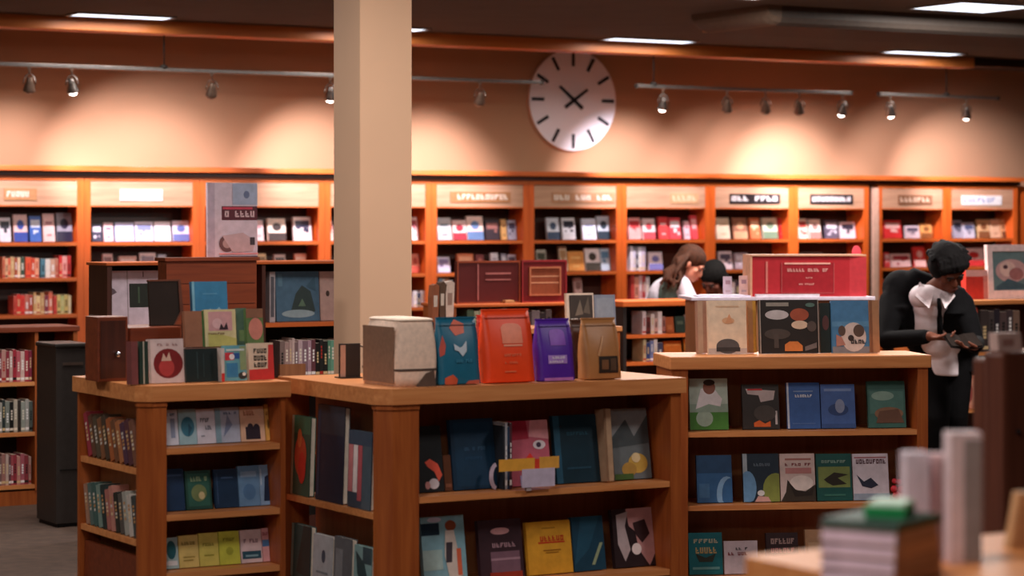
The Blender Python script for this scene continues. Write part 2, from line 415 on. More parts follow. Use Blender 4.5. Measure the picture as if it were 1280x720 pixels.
# (-)-pointing wash on signs: two track heads out of frame on the left
# ------------------------------------------------------------------ wall bookcases
EDGE = [-5.75, -4.80] + [WF.u(p) for p in (105, 249, 406, 539, 661, 777, 888, 992)] 
BAYS = [(EDGE[i], EDGE[i+1]) for i in range(len(EDGE)-1)]
BAYS += [(WF.u(992), WF.u(1086)), (WF.u(1097), WF.u(1184)), (WF.u(1184), WF.u(1272))]
BN = ['out of frame bay', 'tan header with pale lettering at far left', 'bright blank header left of the tall poster', 'poster bay left of the column', 'bay behind the column',
      'brown sign on cream header right of the column', 'header under the clock', 'white glaring header right of the clock', 'wide black sign', 'narrow black sign', 'small brown sign at right', 'small white sign at far right']
SH = [EYE-.147, EYE-.42, EYE-.70, EYE-.98, EYE-1.26]
def wall_bay(i, a, b):
    W = b-a; e = empty('bookcase', WF.P(a, 0, 0), (0,0,WF.rz)); pw = 0.055
    for x0, x1 in ((0, pw), (W-pw, W)):
        m = MB(); m.box(x0+.001, x1-.001, 0, .02, 0, 1.93, WALLWOOD); xi = x0 if x0 == 0 else W-.022
        m.box(xi+.001, xi+.021, .02, .30, 0, 1.93, WALLWOOD)
        m.build('side_panel', e)
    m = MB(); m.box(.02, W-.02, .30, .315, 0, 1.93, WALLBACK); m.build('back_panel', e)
    m = MB(); m.box(.002, W-.002, -.004, .30, 1.93, 1.964, WALLWOODX); m.build('top_rail', e)
    m = MB(); m.box(pw, W-pw, .001, .03, 0, .12, WALLWOODX); m.build('plinth', e)
    for z in SH:
        m = MB(); m.box(.023, W-.023, .021, .298, z-.022, z, WALLWOODX)
        m.box(pw, W-pw, .004, .02, z-.026, z, WALLWOODX)
        m.build('shelf', e)
    h = MB(); h.box(pw, W-pw, .004, .022, 1.738, 1.925, HEADER); h.box(pw, W-pw, .0, .022, 1.728, 1.738, WALLWOODX); h = h.build('header_panel', e)
    return e, h, W, pw
SIGN = {1: (5, 46, '#b98458', '#f6e2d0', 6), 2: (150, 203, '#f0d8d0', '#fffaf6', 1), 5: (563, 638, '#a8744a', '#f0dcc8', 12), 6: (690, 768, '#b88460', '#f4e4d4', 11),
        7: (838, 873, '#c89a70', '#e8c8a4', 5), 8: (912, 975, '#241a1c', '#f0e8e4', 8), 9: (1013, 1066, '#241c20', '#f0e8e4', 9), 10: (1123, 1165, '#8a5c40', '#e8ccb0', 7), 11: (1202, 1252, '#f0ece8', '#a8b0cc', 8)}
rb = random.Random(3)
for i, (a, b) in enumerate(BAYS):
    if i == 0: continue
    e, h, W, pw = wall_bay(i, a, b)
    tag(e, 'orange wood wall bookcase, ' + {1:'leftmost in view, with pale lettering on a tan header', 2:'with glaring blank header, left of the tall poster', 3:'behind the tall white poster, left of column',
        4:'mostly hidden behind the square column', 5:'with a brown lettered sign, first right of column', 6:'under the left half of the clock, brown sign', 7:'with whitish header, first right of the clock',
        8:'with the wide black header sign', 9:'with the narrower black header sign, left of the pale end panel', 10:'with small brown sign, behind the man', 11:'with small white sign at the far right end'}[i], 'bookcase', 'bookcases along the back wall')
    if i in SIGN:
        p0, p1, c1, c2, n = SIGN[i]; x0, x1 = WF.u(p0)-a, WF.u(p1)-a
        x0 = max(pw+.01, x0); x1 = min(W-pw-.01, x1)
        m = MB(); m.box(x0, x1, -.004, .004, 1.775, 1.865, cmat(c1, .5))
        if n > 1:
            for q in glyphs(x0+.02, 1.80, x1-.02, 1.845, n, rb): m.add([(p[0], -.0046, p[1]) for p in q], [(0,1,2,3)], cmat(c2, .5))
        else: m.add([(x0+.02, -.0046, 1.815), (x1-.02, -.0046, 1.815), (x1-.02, -.0046, 1.828), (x0+.02, -.0046, 1.828)], [(0,1,2,3)], cmat(c2, .5))
        m.build('sign', h)
# pale end panel between the two runs
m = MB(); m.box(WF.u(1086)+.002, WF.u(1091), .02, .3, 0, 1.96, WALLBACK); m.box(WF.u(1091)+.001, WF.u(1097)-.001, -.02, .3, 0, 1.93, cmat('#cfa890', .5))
tag(m.build('end_panel', None, WF.P(0,0,0), (0,0,WF.rz)), 'narrow pale upright panel between two wall bookcases, left of the man', 'panel')

G1 = 'small books facing out on the wall bookcases'
def dots(c, n=5, seed=0):
    r = random.Random(seed); out = []
    for k in range(n):
        x, y = r.uniform(.1,.7), r.uniform(.15,.7); out.append(('r', x, y, x+r.uniform(.1,.3), y+r.uniform(.05,.2), c))
    return out
# (px0, px1, ytop, cover, accent, style, where)
row1 = [(0,14,273,'#d8d4dc','#2c2c38',0),(18,35,269,'#e8c4c0','#3048a0',1),(38,52,271,'#3a64b8','#d8e4f4',0),(55,69,268,'#f0c8c4','#b07078',2),(72,91,267,'#8e8c98','#26243a',1),
 (115,128,281,'#3a3850','#dcd8e8',0),(131,142,279,'#e8c8d0','#584c68',2),(145,168,279,'#c4ccf0','#e8ecfc',2),(170,192,278,'#dcdcf4','#8890c4',0),(194,214,278,'#eeeafa','#c8c8e4',2),(217,238,277,'#e4e0f4','#6878b8',1),
 (318,330,276,'#e8c8c8','#b07880',2),(336,358,274,'#f4e0d0','#3c3030',1),(368,390,272,'#e8dcd8','#343850',0),(409,417,277,'#f0d0c4','#c04038',0),(515,523,272,'#f0dcd8','#9c5860',0),
 (548,565,273,'#c8ccd0','#607078',2),(567,584,276,'#f0d0cc','#a83848',1),(585,605,271,'#f4d8cc','#6888b8',1),(608,625,276,'#3c3038','#a87068',0),(628,634,275,'#d8a868','#704828',2),(636,646,276,'#a8a8b8','#403c50',0),
 (685,700,273,'#dce0e8','#485870',1),(704,720,273,'#d8d8dc','#2c2c38',0),(729,746,274,'#dce4f4','#a8b4d8',2),(748,767,271,'#b8c4d0','#2c3c48',1),
 (787,802,273,'#f0a8a4','#c03c40',0),(805,820,274,'#f8e0e0','#d85860',1),(825,836,272,'#e04c4c','#f8d8d8',2),(838,852,273,'#d85058','#f8e8e8',0),(857,863,277,'#f0c8d0','#a03048',2),(865,873,270,'#e05058','#f0c0c0',0),
 (897,913,273,'#f0dcc0','#d0b890',2),(918,935,273,'#a07058','#d8a880',1),(939,951,273,'#c87048','#f0c8a0',0),(955,973,273,'#c8c8b0','#688068',1),(976,983,273,'#c83434','#e88078',2),
 (999,1010,274,'#f0d8c4','#b04840',0),(1013,1027,275,'#f0dcd0','#a08078',1),(1033,1049,276,'#605868','#e0dce8',0),(1052,1070,278,'#d8d0d8','#343040',0),
 (1106,1128,276,'#d83838','#f8c8c0',0),(1133,1150,283,'#c8b8bc','#504858',0),(1152,1166,280,'#d09858','#80502c',1),
 (1193,1204,276,'#a8a8b8','#383848',0),(1206,1219,279,'#c8c8d4','#505878',0),(1224,1238,275,'#d8b080','#885838',1),(1240,1251,275,'#e0bc98','#a87858',2),(1253,1262,275,'#d8a878','#704830',1)]
row2 = [(548,563,322,'#d8d4ec','#8878a8',0),(573,593,318,'#d87848','#f0b088',0),(596,606,319,'#803838','#c07060',1),(615,624,317,'#e8e4ec','#a8a0b0',2),(628,634,318,'#9898a8','#d8d8e0',0),(636,646,319,'#c8c0cc','#584858',0),
 (672,684,313,'#b0a898','#484838',0),(701,710,309,'#d8c4a8','#a88058',0),(711,731,315,'#e09850','#f0c078',2),(733,751,311,'#ece4e4','#48443c',1),(752,769,311,'#b8ccdc','#5c88a8',0),
 (812,829,316,'#f0e4ec','#8080c0',1),(900,916,315,'#e8d8dc','#605868',0),(920,936,317,'#b8a8b0','#e8e0e8',0),
 (1004,1030,316,'#786860','#b0a098',0),(1107,1113,316,'#d84c4c','#f4d0d0',0),(1115,1139,318,'#e8c4c0','#a83840',0),(1144,1158,309,'#d84440','#f4c8c0',1),(1206,1231,311,'#f0e0e0','#d03c3c',1),
 (130,142,318,'#d8a8a0','#804848',0),(150,172,321,'#c89080','#e8c8c0',0),(176,196,317,'#d8c0c0','#887080',0),(199,209,319,'#a8b0c0','#404860',0),
 (323,334,318,'#e8c088','#906838',0),(344,358,319,'#c8a8a0','#504040',0),(370,384,318,'#e08868','#f0c0a8',0),(515,525,318,'#e89880','#c05848',1)]
row3 = [(720,729,348,'#d8b0a8','#805850',0)]
STY = {0: 'patterned', 1: 'two-tone', 2: 'plain'}
def art_of(ac, st, seed):
    if st == 0: return [('r', .1, .55, .9, .85, ac)] + dots(ac, 4, seed)
    if st == 1: return [('r', 0, 0, 1, .35, ac), ('e', .5, .62, .26, .18, ac)]
    return [('r', .2, .62, .8, .72, ac), ('r', .3, .2, .7, .26, ac)]
def bay_of(px):
    u = WF.u(px)
    for i, (a, b) in enumerate(BAYS):
        if a <= u <= b: return i
    return 9
BW = {1:'leftmost wall bookcase', 2:'wall bookcase with blank bright header', 3:'wall bookcase with the tall poster', 4:'wall bookcase beside the column', 5:'wall bookcase first right of column', 6:'wall bookcase under the clock',
      7:'wall bookcase first right of clock', 8:'wall bookcase with wide black sign', 9:'wall bookcase with narrow black sign', 10:'wall bookcase behind the man', 11:'wall bookcase at far right'}
for rn, (rows, z) in enumerate(((row1, SH[0]), (row2, SH[1]), (row3, SH[2]))):
    cntr = {}; tot = {}
    for r in rows: k = (cname(r[3]), bay_of((r[0]+r[1])/2)); tot[k] = tot.get(k, 0)+1
    for j, r in enumerate(rows):
        bi = bay_of((r[0]+r[1])/2); k = (cname(r[3]), bi); cntr[k] = cntr.get(k, 0)+1
        pos = '' if tot[k] == 1 else ['first', 'second', 'third', 'fourth', 'fifth'][cntr[k]-1]+' '
        lb = '%s%s %s face-out book, %s shelf, %s' % (pos, cname(r[3]), STY[r[5]], ['top', 'second', 'third'][rn], BW[bi])
        a, b = BAYS[bi]; lo = WF.u(r[0], .12)
        faceout(WF, z, .16, r[0], r[1], r[2], r[3], art_of(r[4], r[5], int(r[0])), lb, T=.028, lean=9, group=G1, lim=(a+.027, b-.027))
GS = 'upright book spines on the wall bookcases'
spine_row(WF, SH[1], .06, 3, 31, [321,323,322], ['#c87858','#e0b088','#d86048','#c8a070','#a85038','#e8c8a0','#3c5040'], 'in left cluster, second shelf, leftmost wall bookcase', GS)
spine_row(WF, SH[1], .06, 32, 49, [322,323], ['#e05838','#d04830','#e8a080'], 'in red middle cluster, second shelf, leftmost wall bookcase', GS)
spine_row(WF, SH[1], .06, 51, 73, [324,323], ['#508090','#e8e0d8','#d8a890','#c88068'], 'right of middle, second shelf, leftmost wall bookcase', GS)
spine_row(WF, SH[1], .06, 74, 89, [319,320], ['#e03838','#f0a8a0','#c03030'], 'at right end, second shelf, leftmost wall bookcase', GS)
spine_row(WF, SH[2], .06, 17, 41, [369,368], ['#c85040','#d83830','#e04038','#c87060','#b84838'], 'in red left cluster, third shelf, leftmost wall bookcase', GS)
spine_row(WF, SH[2], .06, 42, 66, [365,370], ['#d8a870','#e8c890','#c89868','#883848','#e07058'], 'in tan middle cluster, third shelf, leftmost wall bookcase', GS)
spine_row(WF, SH[2], .06, 67, 89, [369,368], ['#c84840','#d8c078','#b8c080','#d0b870','#e8d8a8'], 'at right end, third shelf, leftmost wall bookcase', GS)
spine_row(WF, SH[1], .06, 788, 807, [308,312,318,309], ['#e8e0e8','#d0c8dc','#302c38','#e8e4ec','#c8b8cc'], 'on second shelf, wall bookcase right of the clock', GS)
spine_row(WF, SH[2], .06, 789, 812, [343,346,342], ['#c84840','#e09078','#d8a0a0','#b03838','#e8d8dc'], 'on third shelf, wall bookcase right of the clock', GS)
spine_row(WF, SH[2], .06, 548, 566, [348,350], ['#8898a8','#d8c8c0','#a87058','#c8c0c8'], 'on third shelf, first wall bookcase right of column', GS)
spine_row(WF, SH[2], .06, 517, 531, [364,366], ['#e8e0e4','#303850','#d8c8c8'], 'on third shelf right beside the column', GS)
spine_row(WF, SH[2], .06, 900, 934, [352,350], ['#b89890','#806868','#d0b0a8','#504048','#c8a090'], 'on third shelf, wall bookcase with wide black sign', GS)
spine_row(WF, SH[2], .06, 1107, 1140, [350,353], ['#c85850','#d8a090','#a84848','#e0c0b0'], 'on third shelf, wall bookcase behind the man', GS)

# ------------------------------------------------------------------ structural column
CF = Fr(450, 10.9)
m = MB(); cw = CF.u(515); m.box(0, cw, 0, cw*1.02, 0, CEIL, cmat('#dcb696', .8, var=.03, scale=2), bev=.006)
tag(m.build('column', None, CF.P(0,0,0), (0,0,CF.rz)), kind='structure')

# ================================================================== display cases
TOP = 1.02; SL = 0.057
def case_corner(fr, W, Dp, fz, sz, label, pu, pv=.07, side_solid=0.0, name='display_case', fd=.30, rpost=.045):
    e = empty(name, fr.P(0,0,0), (0,0,fr.rz)); o = .015; zt = TOP-SL
    c = .05
    m = MB(); m.prism([(-o+c, -o), (W+o, -o), (W+o, Dp+o), (-o, Dp+o), (-o, -o+c)], TOP-SL, TOP, CASEX); m.build('top', e)
    m = MB(); m.prism([(0, pv), (0, .04), (.04, 0), (pu, 0), (pu, pv)], 0, zt-.018, CASE)
    m.prism([(-.006, pv), (-.006, .036), (.036, -.006), (pu, -.006), (pu, pv)], zt-.018, zt, CASE); m.build('corner_post', e)
    m = MB(); m.box(W-rpost, W, 0, fd, 0, zt, CASE); m.build('end_post', e)
    m = MB(); m.box(0, .10, Dp-.02, Dp, 0, zt, CASE); m.build('rear_post', e)
    m = MB(); m.box(pu, W-rpost, fd, fd+.015, 0, zt, CASEIN); m.box(pu-.008, pu, pv, fd+.015, 0, zt, CASEIN)
    m.box(pu-.008, pu, fd+.015, Dp, 0, zt, CASEIN); m.box(pu, W, Dp-.03, Dp, 0, zt, CASE); m.box(W-.02, W, fd+.015, Dp-.03, 0, zt, CASE); m.build('inner_panel', e)
    m = MB(); m.box(pu, W-rpost, .01, .03, 0, .06, CASE); m.box(.01, .03, pv, Dp-.021, 0, .06, CASE); m.build('kick_board', e)
    for z in fz:
        m = MB(); m.box(pu+.001, W-rpost-.001, .005, fd-.001, z-.022, z, CASEX); m.build('shelf', e)
    for z in sz:
        m = MB(); m.box(.005, pu-.009, pv+.001, Dp-.021, z-.022, z, CASEX); m.build('shelf', e)
    if side_solid:
        m = MB(); m.box(.02, .035, pv+.001, Dp-.021, .06, side_solid, REDWOOD); m.build('lower_panel', e)
    return tag(e, label, 'display case')
FA = Fr(178, 8.6); FB = Fr(478, 8.45)
WA = FA.u(357); DA = .66; WB = FB.u(851); DB = .82
ZA = (.793, .555, .346); ZB = (.633, .303)
case_corner(FA, WA, DA, ZA, (.72, .464), 'narrow wooden display case at left with three rows of face-out books in front', .092, .06, side_solid=.40, rpost=.02)
case_corner(FB, WB, DB, ZB, (.577, .245), 'large wooden corner display case in the middle carrying coloured pouches', .145, .07)
FC = Fr(840, 10.5, 8)
WC = FC.u(1160); ZC = (.69, .37, .055)
e = empty('display_case', FC.P(0,0,0), (0,0,FC.rz)); zt = TOP-SL
m = MB(); m.box(-.012, WC+.012, -.015, .36, zt, TOP, CASEX, bev=.006); m.build('top', e)
pl = FC.u(860); m = MB(); m.box(0, pl, 0, .34, 0, zt, CASE); m.build('end_post', e)
pr = FC.u(1147); m = MB(); m.box(pr, WC, 0, .34, 0, zt, CASE); m.build('end_post', e)
m = MB(); m.box(pl, pr, .30, .315, 0, zt, CASEIN); m.build('back_panel', e)
for z in ZC:
    m = MB(); m.box(pl+.001, pr-.001, .005, .299, z-.022, z, CASEX); m.build('shelf', e)
m = MB(); m.box(pl+.001, pr-.001, .01, .03, 0, .032, CASE); m.build('kick_board', e)
tag(e, 'wide wooden display case at right with rows of blue and green books', 'display case')

# ------------------------------------------------------------------ books in case A (left)
g = 'face-out books in the left display case'
def A(z, lst, where):
    for (x0, x1, yt, c, art, lb) in lst: faceout(FA, z, .10, x0, x1, yt, c, art, lb+where, T=.014, lean=10, near=True, group=g, lim=(.094, WA-.0225))
A(ZA[0], [(205,224,514,'#cfd4e4',[('r',.5,.2,.8,.75,'#8c98b4'),('t',.15,.82,.85,.9,6,'#4c5874')],'pale blue book with grey figure, leftmost '),
 (225,247,513,'#9cc0cc',[('e',.5,.5,.38,.28,'#3c7890'),('p',[(.5,.2),(.75,.45),(.55,.6)],'#2c5870')],'light teal book with a blue round picture, '),
 (247.5,270.5,513,'#dcdcec',[('t',.2,.62,.7,.74,4,'#50586c'),('t',.45,.4,.8,.52,3,'#6c7488'),('r',.2,.2,.4,.24,'#9098a8')],'white book with small scattered dark lettering, '),
 (271,301,511,'#b8c4dc',[('r',.0,.0,.22,1,'#8cb0c4'),('p',[(.3,.15),(.7,.5),(.5,.8)],'#8494b8'),('t',.35,.8,.9,.87,5,'#58648c')],'pale blue book with a slanting blue shape, '),
 (302,332,510,'#ecc4a8',[('t',.15,.75,.85,.9,6,'#b87050'),('r',.2,.06,.8,.42,'#3a3440'),('e',.4,.42,.12,.1,'#3a3440'),('e',.65,.42,.12,.08,'#3a3440')],'peach book with a dark crowd drawing, '),
 (333,352,507,'#e8b460',[('t',.2,.7,.9,.8,4,'#a86028'),('e',.75,.45,.18,.14,'#604020')],'yellow-orange book, rightmost ')], 'on the top shelf of the left case')
A(ZA[1], [(207,232,588,'#243c5c',[('r',.1,.82,.9,.86,'#3c5880')],'plain navy book, leftmost '),
 (234,266,590,'#2c5048',[('r',.08,.08,.92,.92,'#38685c'),('t',.2,.72,.85,.84,6,'#a0b890'),('e',.5,.42,.3,.22,'#7c8c60'),('e',.6,.35,.12,.1,'#d8c898')],'dark green picture book with pale round image, '),
 (270,299,588,'#243c58',[('r',.1,.1,.14,.9,'#40587c'),('r',.3,.75,.8,.79,'#4c6890')],'second navy book, right of the green one, '),
 (300,326,584,'#6c94bc',[('r',.12,.72,.88,.86,'#94b4d4'),('e',.5,.35,.3,.2,'#5880ac')],'mid blue book, '),
 (326.5,350,583,'#88a8cc',[('p',[(.35,.1),(1,.1),(1,.75),(.6,.7)],'#22304c'),('r',.1,.5,.25,.9,'#b8cce0')],'light blue book with a dark figure, rightmost ')], 'on the middle shelf of the left case')
A(ZA[2], [(207,224,674,'#a8c4c8',[('e',.5,.6,.35,.3,'#2c6470'),('r',.1,.1,.9,.25,'#e8e8ec')],'teal and white book, leftmost '),
 (225,249.5,671,'#dcc478',[('t',.15,.7,.85,.8,5,'#8c7838'),('r',.2,.3,.8,.34,'#a89048'),('r',.2,.2,.7,.24,'#a89048')],'sandy yellow book, '),
 (250.5,274.5,668,'#d4c868',[('t',.2,.6,.8,.7,5,'#908838'),('r',.25,.3,.75,.34,'#a0983c')],'mustard yellow book, '),
 (275.5,301,666,'#c8cc50',[('t',.2,.7,.8,.8,4,'#8c9030'),('e',.5,.4,.18,.12,'#a8ac40')],'lime yellow book, '),
 (302.5,328.5,664,'#e0c8cc',[('r',.05,.12,.95,.35,'#30586c'),('t',.15,.6,.85,.72,5,'#8c6878'),('r',.2,.18,.8,.24,'#88b0c0')],'pale pink book with a dark blue band, '),
 (329.5,348,662,'#e4a8ac',[('r',.0,.45,1,.65,'#4c78a8'),('t',.1,.78,.9,.88,4,'#a84858')],'pink book with a blue stripe, rightmost ')], 'on bottom shelf, left case')
FAS = FA.side(); gs = 'upright books in the left side of the left display case'
pal1 = ['#a03848','#684838','#5c5040','#84583c','#4c4034','#a86038','#785038','#b07048','#54384c','#5c3840','#7c5444']
pal2 = ['#a8806c','#58706c','#446460','#7c948c','#283838','#b07068','#c08478','#30302c','#585450','#a8a8a0','#c8c0b8','#404848']
def lean_row(fr, z, v, u0, u1, H0, pal, where, group, lean=9):
    n = len(pal); rnd = random.Random(int(z*1000)); ob = []
    cnt = {}; tot = {}
    for c in pal: tot[cname(c)] = tot.get(cname(c), 0)+1
    ordn = ['first', 'second', 'third', 'fourth', 'fifth', 'sixth']
    for i, c in enumerate(pal):
        sn = H0*1.03*math.sin(R(lean)); step = (u1-u0-sn-.006)/n; a = u0+sn+.003+i*step
        H = H0*(.88+.14*rnd.random()); tt = step*.74
        m = MB(); m.box(0, tt, 0, .068, 0, H, cmat(c, .45)); m.box(.001, tt-.001, .002, .067, H, H+.0006, cmat(CREAMP, .8))
        for q in range(5): m.add([(tt*.25, -.0006, H*(.35+.09*q)), (tt*.75, -.0006, H*(.35+.09*q)), (tt*.75, -.0006, H*(.41+.09*q)), (tt*.25, -.0006, H*(.41+.09*q))], [(0,1,2,3)], cmat(rnd.choice(['#e0c8a0','#d8d0c8','#c09060']), .4))
        # top leans to the left, resting on its lower right edge raised onto the shelf
        o = m.build('book', None, fr.P(a, v, z+.001), (0, R(-lean), fr.rz))
        nm = cname(c); cnt[nm] = cnt.get(nm, 0)+1
        tag(o, ('' if tot[nm] == 1 else ordn[cnt[nm]-1]+' ')+'%s book leaning %s' % (nm, where), 'book', group)
SU = lambda px, v=0: FAS.u(px, v)
lean_row(FAS, .72, .012, max(SU(95), -(DA-.024)), SU(170), .17, pal1, 'on the upper side shelf of the left case', gs, 20)
lean_row(FAS, .464, .012, max(SU(97), -(DA-.024)), SU(170), .165, pal2, 'on the lower side shelf of the left case', gs, 13)

# ------------------------------------------------------------------ books in case B (middle)
g = 'face-out books in the middle display case'
def B(fr, z, lst, where, v=.12, T=.022, lean=9, lim=None):
    for (x0, x1, yt, c, art, lb) in lst: faceout(fr, z, v, x0, x1, yt, c, art, lb+where, T=T, lean=lean, near=True, group=g, lim=lim)
B(FB, ZB[0], [(524,556,535,'#1c2024',[('p',[(.3,.45),(.5,.5),(.8,.42),(.95,.25),(.8,.15),(.65,.3),(.4,.38)],'#e8604c'),('e',.6,.12,.2,.08,'#d8d0d8'),('e',.35,.1,.1,.06,'#c89090')],'black book with a coral red flower, leftmost '),
 (568,622,526,'#16324a',[('r',.08,.05,.92,.95,'#1a3a54'),('t',.3,.55,.8,.6,8,'#3c6080'),('t',.3,.42,.7,.46,7,'#2c5070')],'large dark navy book with faint lettering '),
 (641,690,528,'#c86478',[('p',[(0,.7),(.5,.72),(.45,1),(0,1)],'#a82840'),('p',[(.5,.75),(1,.7),(1,1),(.55,1)],'#e8a0a8'),('e',.75,.62,.16,.07,'#f0e4ec'),('p',[(.2,.3),(.5,.5),(.75,.25),(.6,.15),(.25,.2)],'#e83c34'),('e',.73,.62,.06,.04,'#483850'),('r',.2,.0,.95,.16,'#a8a0c8')],'pink and red picture book behind the yellow strip '),
 (697,751,521,'#14303e',[('r',.0,0,.14,1,'#28546c'),('t',.3,.7,.8,.75,7,'#2c586c'),('r',.25,.2,.8,.23,'#24485c')],'dark teal book right of the yellow strip '),
 (769,815,513,'#6c7478',[('r',0,.55,1,1,'#8c9094'),('p',[(0,.6),(.4,.85),(.6,.6),(1,.9),(1,.5),(0,.45)],'#4c5458'),('e',.65,.22,.26,.14,'#d0a850'),('e',.4,.14,.2,.1,'#b89048'),('r',0,0,.5,.08,'#4c6838'),('e',.6,.3,.12,.07,'#e8d0a0')],'grey photo book with yellow blooms, rightmost ')], 'on upper shelf, middle case')
B(FB, ZB[0], [(557,566,571,'#5c3420',[('r',.1,.1,.9,.2,'#80503c')],'small brown book between black and navy books ')], 'on upper shelf, middle case')
spine_row(FB, ZB[0], .06, 629, 640, [530,528,535], ['#2c3038','#a8a8b0','#28405c','#503038'], 'beside the pink and red book, middle case', 'thin upright books in the middle display case', depth=.1)
faceout(FB, ZB[0], .12, 759, 768, 514, '#b49478', [('r',0,0,.3,1,'#8c6c54')], 'tan book edge left of the grey photo book, middle case', T=.06, lean=6, near=True, group=g)
B(FB, ZB[1], [(531,585,648,'#86b4c4',[('r',0,.72,.42,.9,'#1c3448'),('e',.32,.95,.16,.04,'#c8c8e0'),('r',0,.2,.45,.5,'#a8c4c4'),('e',.68,.85,.13,.08,'#8c4830'),('p',[(.55,.78),(.75,.78),(.82,.45),(.9,.1),(.6,.0),(.5,.4)],'#d8ccc4'),('p',[(.55,.6),(.7,.6),(.66,.3),(.52,.3)],'#443c44'),('r',.78,.1,.88,.5,'#d86848')],'light blue book with a standing figure, leftmost '),
 (602,656,652,'#3c2830',[('e',.5,.8,.22,.06,'#c89498'),('r',.25,.1,.92,.45,'#7c5c6c'),('t',.3,.52,.85,.6,6,'#b08c98'),('r',.25,.3,.92,.34,'#a88494'),('r',.2,0,.95,.1,'#a03828')],'dark plum book with a mauve panel, '),
 (662,717,654,'#dca032',[('t',.3,.62,.85,.72,6,'#c83c20'),('r',.25,.58,.85,.61,'#c83c20'),('r',.35,.86,.65,.88,'#a87820'),('r',.35,.44,.75,.46,'#a06c20'),('r',.4,.4,.7,.415,'#a06c20')],'bright yellow book with red lettering, '),
 (719,758,648,'#1c4258',[('p',[(0,.1),(.5,.4),(.9,1),(.3,1)],'#245068'),('p',[(.55,.1),(.65,.1),(.95,.5),(.85,.5)],'#98a888')],'teal blue book right of the yellow one, '),
 (770,820,638,'#2c2024',[('p',[(.35,1),(1,1),(1,.2),(.85,0),(.6,.3),(.55,.6),(.4,.7)],'#c08c8c'),('p',[(.1,.9),(.4,.95),(.3,.7),(.4,.3),(.25,.1),(.1,.4)],'#b8a8ac'),('e',.55,.3,.12,.1,'#f0e0e0'),('p',[(.5,.75),(.8,.8),(.9,.55),(.7,.4),(.55,.55)],'#382428')],'black book with a pink torn portrait, rightmost ')], 'on the lower shelf of the middle case')
FBS = FB.side()
B(FBS, .577, [(362,386,521,'#28584c',[('r',0,.78,1,1,'#3c7860'),('r',0,0,.12,1,'#a8a088'),('e',.5,.5,.32,.26,'#c04c34'),('e',.6,.35,.2,.2,'#c8302c'),('e',.45,.72,.12,.12,'#d87848')],'green book with an orange-red figure, far end '),
 (394,428,508,'#1c2c40',[('r',0,.7,1,1,'#343c48'),('r',.05,.05,.12,.95,'#2c405c')],'tall dark navy book, middle '),
 (434,463,540,'#384858',[('r',.0,.2,.2,.82,'#c87c80'),('r',.22,.2,.4,.82,'#e8dcdc'),('r',.42,.1,.6,.82,'#b85860'),('r',.62,0,1,1,'#4c5c68'),('r',0,.82,1,1,'#384c60')],'grey book with red and white stripes, near end ')], 'on upper side shelf, middle case', v=.042, lean=2, lim=(-(DB-.0225), -.0715))
B(FBS, .245, [(360,387,657,'#2c5c60',[('p',[(.3,.2),(.6,1),(1,1),(1,.1)],'#1c3c40'),('r',0,.1,.12,1,'#88a4a0')],'teal book with a dark slanting shape, far end '),
 (390,414,670,'#c4ccd4',[('e',.55,.62,.1,.12,'#4c5c70'),('r',.2,.3,.8,.34,'#8c98a4')],'pale grey book with a small mark, '),
 (416,438,673,'#687078',[('r',.1,.2,.5,.8,'#8c949c')],'mid grey book, '),
 (441,463,684,'#88b0b4',[('p',[(.1,.9),(.6,.7),(.9,.3),(.5,.3),(.2,.5)],'#2c4c54'),('r',.5,.7,1,1,'#34505c')],'pale teal book with dark bird shape, near end ')], 'on lower side shelf, middle case', v=.042, lean=2, lim=(-(DB-.0225), -.0715))
# yellow shelf strip with hanging white tag + pale curl
u0, u1 = FB.u(625, -.02), FB.u(700, -.02); um = (u0+u1)/2
e = empty('shelf_strip', FB.P(um, -.012, ZB[0]), (0,0,FB.rz)); w = (u1-u0)/2
ys = FB.z(588, 660, -.02)-ZB[0]; ye = FB.z(573, 660, -.02)-ZB[0]; yw = FB.z(609, 670, -.02)-ZB[0]
m = MB(); m.box(-w, w*.18, -.002, 0, ys, ye, cmat('#e8a840', .5)); m.box(w*.34, w, -.002, 0, ys+.002, ye+.002, cmat('#e0a448', .5)); m.box(w*.18, w*.34, -.0015, 0, ys+.004, ye-.004, cmat('#d8402c', .5)); m.build('yellow_band', e)
m = MB(); m.box(-w*.25, w*.85, -.0035, -.0022, yw, ys+.004, cmat('#c8bcd4', .5)); m.box(-w*.25, w*.85, -.002, .0155, ys-.001, ys+.001, cmat('#c8bcd4', .5)); m.build('hanging_tag', e)
m = MB(); m.box(-.01, .01, .0, .0155, -.0002, ye-.01, cmat('#b0a0a0', .4)); m.build('clip', e)
tag(e, 'yellow shelf strip with a white paper tag hanging off the upper middle shelf', 'shelf tag')
m = MB(); rg = []
for k in range(9):
    a = R(100+k*20); rg.append((.03*math.cos(a), .05+.05*math.sin(a)))
pts = rg+[(p[0]*.6+.004, .05+(p[1]-.05)*.75) for p in rg[::-1]]
m.prism(pts, -.003, 0, cmat('#c8b8cc', .5), axis='y')
tag(m.build('paper_curl', None, FB.P(FB.u(622, .05), .06, ZB[0]+.001), (0,0,FB.rz)), 'pale curled paper tag against the navy book, upper middle shelf', 'paper tag')

